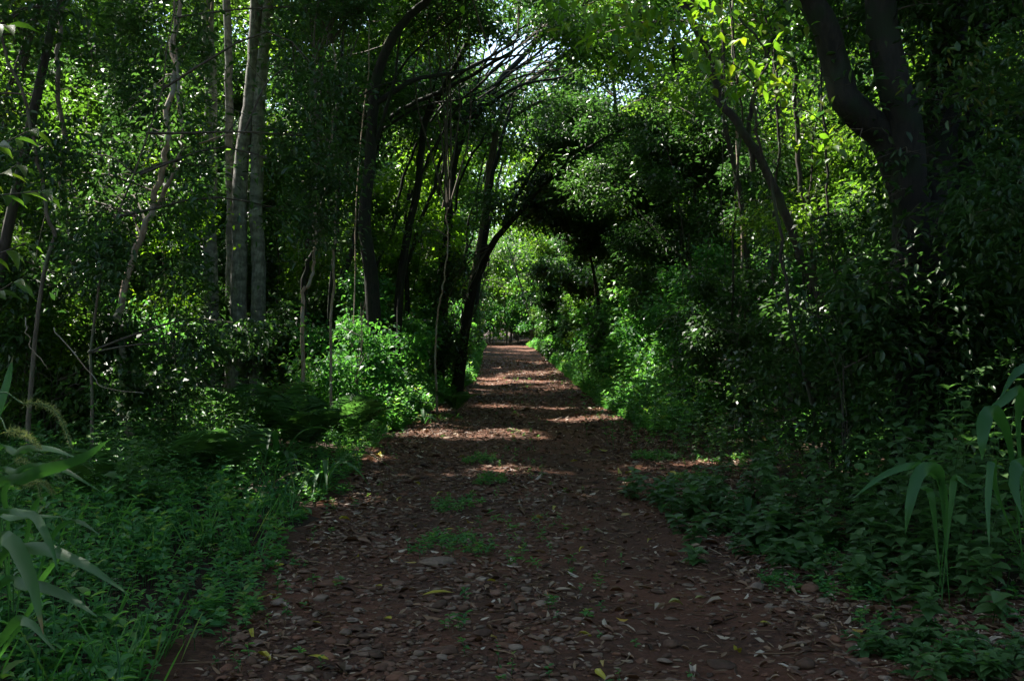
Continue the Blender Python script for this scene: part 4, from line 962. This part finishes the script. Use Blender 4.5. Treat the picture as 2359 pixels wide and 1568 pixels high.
for k in range(9):
    d_ = 21 + 2.1 * k; bx = CX + (float(xl(d_)) - .5 - gg.random() * 1.6) / d_ * F; top_x = bx + gg.uniform(120, 330); by = 640 - 4 * k
    hd.append((bx, d_, [(bx + 10, by), (bx + .12 * (top_x - bx) + 8, by - 130), (bx + .3 * (top_x - bx), by - 270), (bx + .6 * (top_x - bx), by - 400), (top_x, by - 510), (top_x + 140, by - 620)], gg.uniform(.035, .07),
               f'slim dark stem arching towards the path, {nth(k + 1)} of its row along the left verge'))
for bx, d_, pxs, r_, lab in hd:
    top = pxs[-1]
    hero('leaning_tree', lab, 'tree', bx, d_, [([(a, b, d_) for a, b in pxs], r_, r_ * .45),
         ([(*pxs[3], d_), (pxs[3][0] + 90, pxs[3][1] - 55, d_), (pxs[3][0] + 210, pxs[3][1] - 80, d_ + .6), (pxs[3][0] + 330, pxs[3][1] - 150, d_ + 1)], r_ * .42, r_ * .12),
         ([(*pxs[2], d_), (pxs[2][0] + 40, pxs[2][1] - 130, d_ - .4), (pxs[2][0] + 60, pxs[2][1] - 260, d_ - .8)], r_ * .32, r_ * .1)],
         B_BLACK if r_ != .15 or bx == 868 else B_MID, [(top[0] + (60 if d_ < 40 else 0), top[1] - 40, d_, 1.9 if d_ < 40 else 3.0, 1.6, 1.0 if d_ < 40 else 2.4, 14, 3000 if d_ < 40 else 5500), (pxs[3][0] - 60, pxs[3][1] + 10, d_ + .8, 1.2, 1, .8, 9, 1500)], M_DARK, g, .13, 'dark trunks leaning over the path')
# the crooked one that arches over the path
hero('arching_tree', 'crooked dark tree arching over the path from its left edge', 'tree', 1045, 28,
     [([(1075, 690, 28), (1102, 610, 28), (1130, 560, 27.8), (1170, 510, 27.6), (1225, 450, 27.3), (1275, 400, 27), (1340, 350, 26.6), (1430, 300, 26.2), (1530, 270, 26)], .14, .015),
      ([(1160, 520, 27.7), (1200, 430, 27.8), (1270, 330, 28), (1380, 250, 28.3)], .07, .03),
      ([(1110, 600, 28), (1128, 470, 28.3), (1150, 350, 28.6), (1180, 240, 29)], .08, .04),
      ([(1290, 390, 27), (1400, 370, 26.6), (1520, 380, 26.2)], .05, .02)],
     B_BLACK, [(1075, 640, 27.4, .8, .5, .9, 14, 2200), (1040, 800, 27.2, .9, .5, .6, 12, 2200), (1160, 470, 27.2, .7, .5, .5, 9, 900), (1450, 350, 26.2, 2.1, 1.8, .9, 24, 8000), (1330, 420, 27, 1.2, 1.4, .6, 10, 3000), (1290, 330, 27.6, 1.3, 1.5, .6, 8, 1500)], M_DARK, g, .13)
for bx, d_, tx, ty, lab in [(1400, 30, 1330, 470, 'nearest the arching tree crown'), (1480, 25, 1450, 440, 'behind the sunlit right verge'), (1370, 38, 1345, 620, 'closing the tunnel on its right'), (1560, 22, 1540, 560, 'above the sunlit right verge'),
                            (1310, 48, 1295, 700, 'low at the far right side of the tunnel'), (1650, 21, 1580, 330, 'with the highest crown of the spreading trees'), (1330, 52, 1320, 250, 'far off under the gap of sky')]:
    hero('spreading_tree', 'dark spreading tree ' + lab + ', right of the path', 'tree', bx, d_, [([(bx - 5, 800, d_), ((bx * 2 + tx) / 3, (1400 + ty) / 3 + 60, d_), (tx, ty, d_)], .09, .03)], B_DARK,
         [(tx, ty, d_, .055 * d_, 1.2, .032 * d_, 20, int(7000 if d_ > 24 else 9000)), (tx + 60, ty + 90, d_ + .5, .045 * d_, 1.0, .03 * d_, 14, 4500)], M_DARK, g, max(.1, .0048 * d_), 'dark spreading trees right of the path')
# huge forked tree at the right
hero('forked_tree', 'huge black forked tree rising at the right with moss and climbing leaves', 'tree', 2120, 9.6,
     [([(2118, 1000, 9.6), (2118, 850, 9.6), (2116, 700, 9.6), (2118, 560, 9.6), (2122, 470, 9.6)], .25, .24),
      ([(2110, 560, 9.6), (2085, 440, 9.5), (2040, 320, 9.4), (1985, 270, 9.3), (1945, 220, 9.2), (1925, 140, 9.2), (1900, 50, 9.1), (1850, -30, 9.0), (1760, -110, 8.8)], .17, .10),
      ([(2105, 600, 9.5), (2095, 440, 9.4), (2085, 300, 9.3), (2055, 180, 9.2), (2030, 60, 9.2), (2020, -120, 9.2)], .17, .13),
      ([(2130, 600, 9.7), (2150, 430, 9.8), (2165, 280, 9.9), (2180, 130, 10), (2195, 0, 10), (2210, -150, 10)], .20, .14),
      ([(2145, 620, 9.8), (2200, 460, 9.9), (2235, 330, 10), (2250, 180, 10.2), (2260, -60, 10.4)], .12, .08),
      ([(2180, 150, 10), (2255, 90, 9.8), (2330, 30, 9.6)], .07, .04)],
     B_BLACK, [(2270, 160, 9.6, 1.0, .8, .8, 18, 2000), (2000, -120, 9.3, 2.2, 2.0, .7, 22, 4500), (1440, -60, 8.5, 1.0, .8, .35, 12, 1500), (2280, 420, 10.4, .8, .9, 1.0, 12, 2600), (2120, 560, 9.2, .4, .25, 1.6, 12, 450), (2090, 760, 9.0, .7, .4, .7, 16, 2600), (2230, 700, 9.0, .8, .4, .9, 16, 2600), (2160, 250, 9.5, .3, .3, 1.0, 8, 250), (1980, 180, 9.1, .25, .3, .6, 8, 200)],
     M_DARK, g, .10, sides=16)
# leaning stems of the right side
hero('leaning_stem_tree', 'mossy curved stem leaning left across the right side thicket', 'tree', 1925, 13,
     [([(1925, 880, 13), (1895, 740, 13), (1850, 620, 13), (1800, 520, 12.9), (1740, 400, 12.8), (1705, 320, 12.7), (1680, 260, 12.6), (1645, 190, 12.6), (1600, 90, 12.5), (1560, 0, 12.5), (1520, -120, 12.4)], .07, .04),
      ([(1735, 395, 12.8), (1728, 300, 12.7), (1745, 200, 12.6), (1775, 110, 12.5), (1800, 30, 12.5), (1840, -80, 12.4)], .035, .02)],
     B_DARK, [(1540, -60, 12.4, 1.2, 1, .5, 10, 2500), (1700, 80, 12.4, .9, .8, .4, 9, 900)], M_YG, g, .10)
for bx, d_, pxs, r_, bk, lab in [(1700, 17.5, [(1700, 860), (1700, 500), (1695, 300), (1685, 120), (1680, -100)], .030, B_LIGHT, 'thin straight pale pole crossing the leaning mossy stem'),
                             (1688, 16.0, [(1680, 900), (1672, 560), (1684, 300), (1680, 120), (1672, -100)], .022, B_DARK, 'thin dark pole beside the straight pale pole'),
                             (1830, 15.0, [(1815, 860), (1798, 640), (1795, 500), (1802, 300), (1790, 120), (1768, 0), (1760, -100)], .028, B_DARK, 'thin dark pole bending left near its foot, right side'),
                             (1905, 13.0, [(1906, 700), (1905, 450), (1903, 250), (1890, 60), (1885, -100)], .020, B_DARK, 'very thin straight pole left of the huge forked tree'),
                             (1800, 14.5, [(1880, 620), (1850, 420), (1830, 220), (1800, 90), (1780, -80)], .045, B_DARK, 'dark stem between the leaning stem and the forked tree'),
                             (2340, 10.5, [(2345, 520), (2358, 300), (2290, 190), (2200, 60), (2150, -50)], .035, B_BLACK, 'dark branchy stem at the right picture edge'),
                             (135, 12, [(140, 700), (150, 560), (130, 400), (140, 330), (130, 150), (150, -80)], .040, B_MID, 'knotted brown stem in the left thicket'),
                             (60, 9.5, [(95, 640), (100, 500), (60, 330), (15, 180), (0, 60)], .022, B_MID, 'thin curved stem nearest the left edge'),
                             (760, 16, [(775, 700), (776, 560), (780, 420), (770, 300), (765, 100)], .022, B_LIGHT, 'thin pale pole in the darkest thicket'),
                             (700, 15.5, [(692, 700), (700, 660), (715, 600), (722, 520), (730, 380)], .032, B_LIGHT, 'short pale stem catching light in the dark thicket'),
                             (1010, 21, [(1003, 780), (1010, 700), (1025, 610), (1030, 480)], .024, B_LIGHT, 'pale thin stem before the leaning trunks')]:
    x_ = pxs[-1]
    hero('thin_pole_tree', lab, 'tree', bx, d_, [([(a, b, d_) for a, b in pxs], r_, r_ * .6)], bk, [(x_[0], min(x_[1], 60) - 60, d_, .9, .8, .5, 8, 1100), (pxs[2][0], pxs[2][1] - 60, d_ + .3, .6, .5, .6, 8, 450)], M_DARK, g, .09, 'thin poles among the trees', sides=7)
# sapling with large sunlit leaves, upper right
e = hero('broad_leaf_sapling', 'sapling with large yellow green leaves glowing in the sun, upper right', 'tree', 1860, 9.6,
     [([(1850, 950, 9.6), (1800, 680, 9.4), (1760, 450, 9.2), (1735, 300, 9.0), (1745, 200, 9.0), (1760, 120, 9.0), (1700, 40, 8.9)], .018, .009),
      ([(1735, 300, 9.0), (1790, 250, 8.9), (1870, 265, 8.9), (1920, 330, 8.9)], .008, .003),
      ([(1745, 200, 9.0), (1690, 150, 8.9), (1640, 130, 8.8)], .008, .003)], B_DARK, None, M_YG, g)
mb = MB()
for (cx, cy, n_, sp) in [(1640, 150, 60, 55), (1700, 190, 30, 45), (1745, 150, 26, 40), (1760, 190, 22, 35), (1800, 215, 12, 30), (1850, 260, 10, 30), (1880, 335, 16, 34), (1920, 320, 12, 30), (1400, 40, 90, 80), (1480, 60, 70, 70), (1560, 60, 60, 60), (1620, 30, 50, 50), (1500, 130, 40, 60), (1780, 60, 30, 50)]:
    q = np.array([P(cx + g.normal(0, sp), cy + g.normal(0, sp * .6), 9 + g.normal(0, .35)) for _ in range(n_)])
    D_ = nrm(np.stack([g.normal(0, .8, n_), g.normal(0, .8, n_), g.normal(-.55, .3, n_)], -1))
    leaves(mb, q, D_, nrm(np.stack([g.normal(0, .5, n_) - .2, g.normal(0, .5, n_) - .3, np.ones(n_)], -1)), .11 * g.uniform(.7, 1.3, n_), .058, g, LEAF_NEAR)
mb.build('crown', M_YG, e)
# shrub leaves at the left edge near the camera
e = empty('broad_leaf_shrub', (-1.95, 3.1, .05), 'broad leaved shrub reaching in at the left picture edge', 'shrub')
mb = MB(); l1 = stem(mb, [(-1.95, 3.1, -.05), (-1.9, 3.1, .9), (-1.75, 3.05, 1.7), (-1.68, 3.0, 2.5)], .012, .004, g, 12, 6, .004)
br = []
for q0, q1 in [((-1.80, 3.08, 1.5), P(60, 560, 3)), ((-1.78, 3.06, 1.75), P(95, 440, 3)), ((-1.76, 3.05, 1.8), P(70, 300, 3.1)), ((-1.70, 3.0, 2.3), P(15, 60, 3)), ((-1.78, 3.1, 1.7), P(40, 380, 3.3)), ((-1.85, 3.1, 1.3), P(30, 650, 3.2))]:
    ln = smooth_line([q0, (np.array(q0) + q1) / 2 + [0, 0, .06], q1], 8); tube(mb, ln, np.linspace(.004, .0015, 8), 5); br.append(ln)
mb.build('branches', B_TWIG, e)
mb = MB(); bl = []
for q, ln in enumerate(br):
    for i in range(2, 8):
        for s_ in (-1, 1):
            bl.append((ln[i], np.array([.55 + .3 * g.random(), s_ * .7, -.35 + g.normal(0, .25)])))
q = np.array([b[0] for b in bl]); D_ = np.array([b[1] for b in bl]); n_ = len(q)
leaves(mb, q, D_, nrm(np.stack([g.normal(.1, .3, n_), g.normal(-.2, .4, n_), np.ones(n_)], -1)), .085 * g.uniform(.6, 1.1, n_), .036, g, LEAF_NEAR)
mb.build('leaves', M_CAN, e)

# lianas and bare arching twigs
g = np.random.default_rng(60)
vi = [([(128, 755), (165, 810), (215, 868), (240, 895), (330, 905)], 8.5, .005, 'bare pale twig sagging above the left ferns'),
      ([(60, 730), (85, 790), (110, 850)], 8.0, .005, 'bare forked twig at the far left above the ferns'),
      ([(1450, 470), (1560, 590), (1600, 700)], 20, .012, 'thin vine hanging across the dark thicket, right side'),
      ([(2115, 470), (2060, 560), (2070, 700), (2140, 760)], 9.0, .008, 'looping vine on the huge forked trunk'),
      ([(1660, -60), (1668, 200), (1662, 420), (1670, 640)], 14.5, .009, 'dark vine hanging straight down before the poles'),
      ([(1790, 420), (1796, 640), (1825, 790), (1835, 920)], 14.5, .01, 'vine stem swinging to the ground at the right'),
      ([(1510, 760), (1545, 730), (1560, 745), (1600, 800)], 17, .006, 'pale arching twig on the sunlit right verge')]
for pxs, d_, r_, lab in vi:
    q = smooth_line([P(a, b, d_) for a, b in pxs], 20, g, .01); mb = MB(); tube(mb, q, np.linspace(r_, r_ * .6, 20), 5)
    o = mb.build('vine', B_LIGHT if r_ < .007 else B_DARK, loc=q[0]); tag(o, lab, 'vine', 'vines and bare twigs')
for k in range(26):
    s_ = 1 if g.random() < .6 else -1; y = g.uniform(12, 40); x = (xr(y) + g.uniform(.8, 7)) if s_ > 0 else (xl(y) - g.uniform(.8, 7)); z = float(gz(x, y))
    h = g.uniform(5, 10); mb = MB(); q = smooth_line([[x, y, z], [x + g.normal(0, .25), y, z + h * .4], [x + g.normal(0, .4), y, z + h * .75], [x + g.normal(0, .5), y, z + h]], 18, g, .03)
    tube(mb, q, g.uniform(.008, .016), 5); o = mb.build('hanging_vine', B_MID if g.random() < .5 else B_LIGHT, loc=q[0])
    tag(o, f'thin hanging vine {"right" if s_ > 0 else "left"} of the path, {nth(k + 1)} of the hanging vines by tree rows', 'vine', 'thin hanging vines')
tot = sum(len(o.data.polygons) for o in bpy.data.objects if o.type == 'MESH'); open('/tmp/tot','w').write(f'{tot} {len(bpy.data.objects)}')
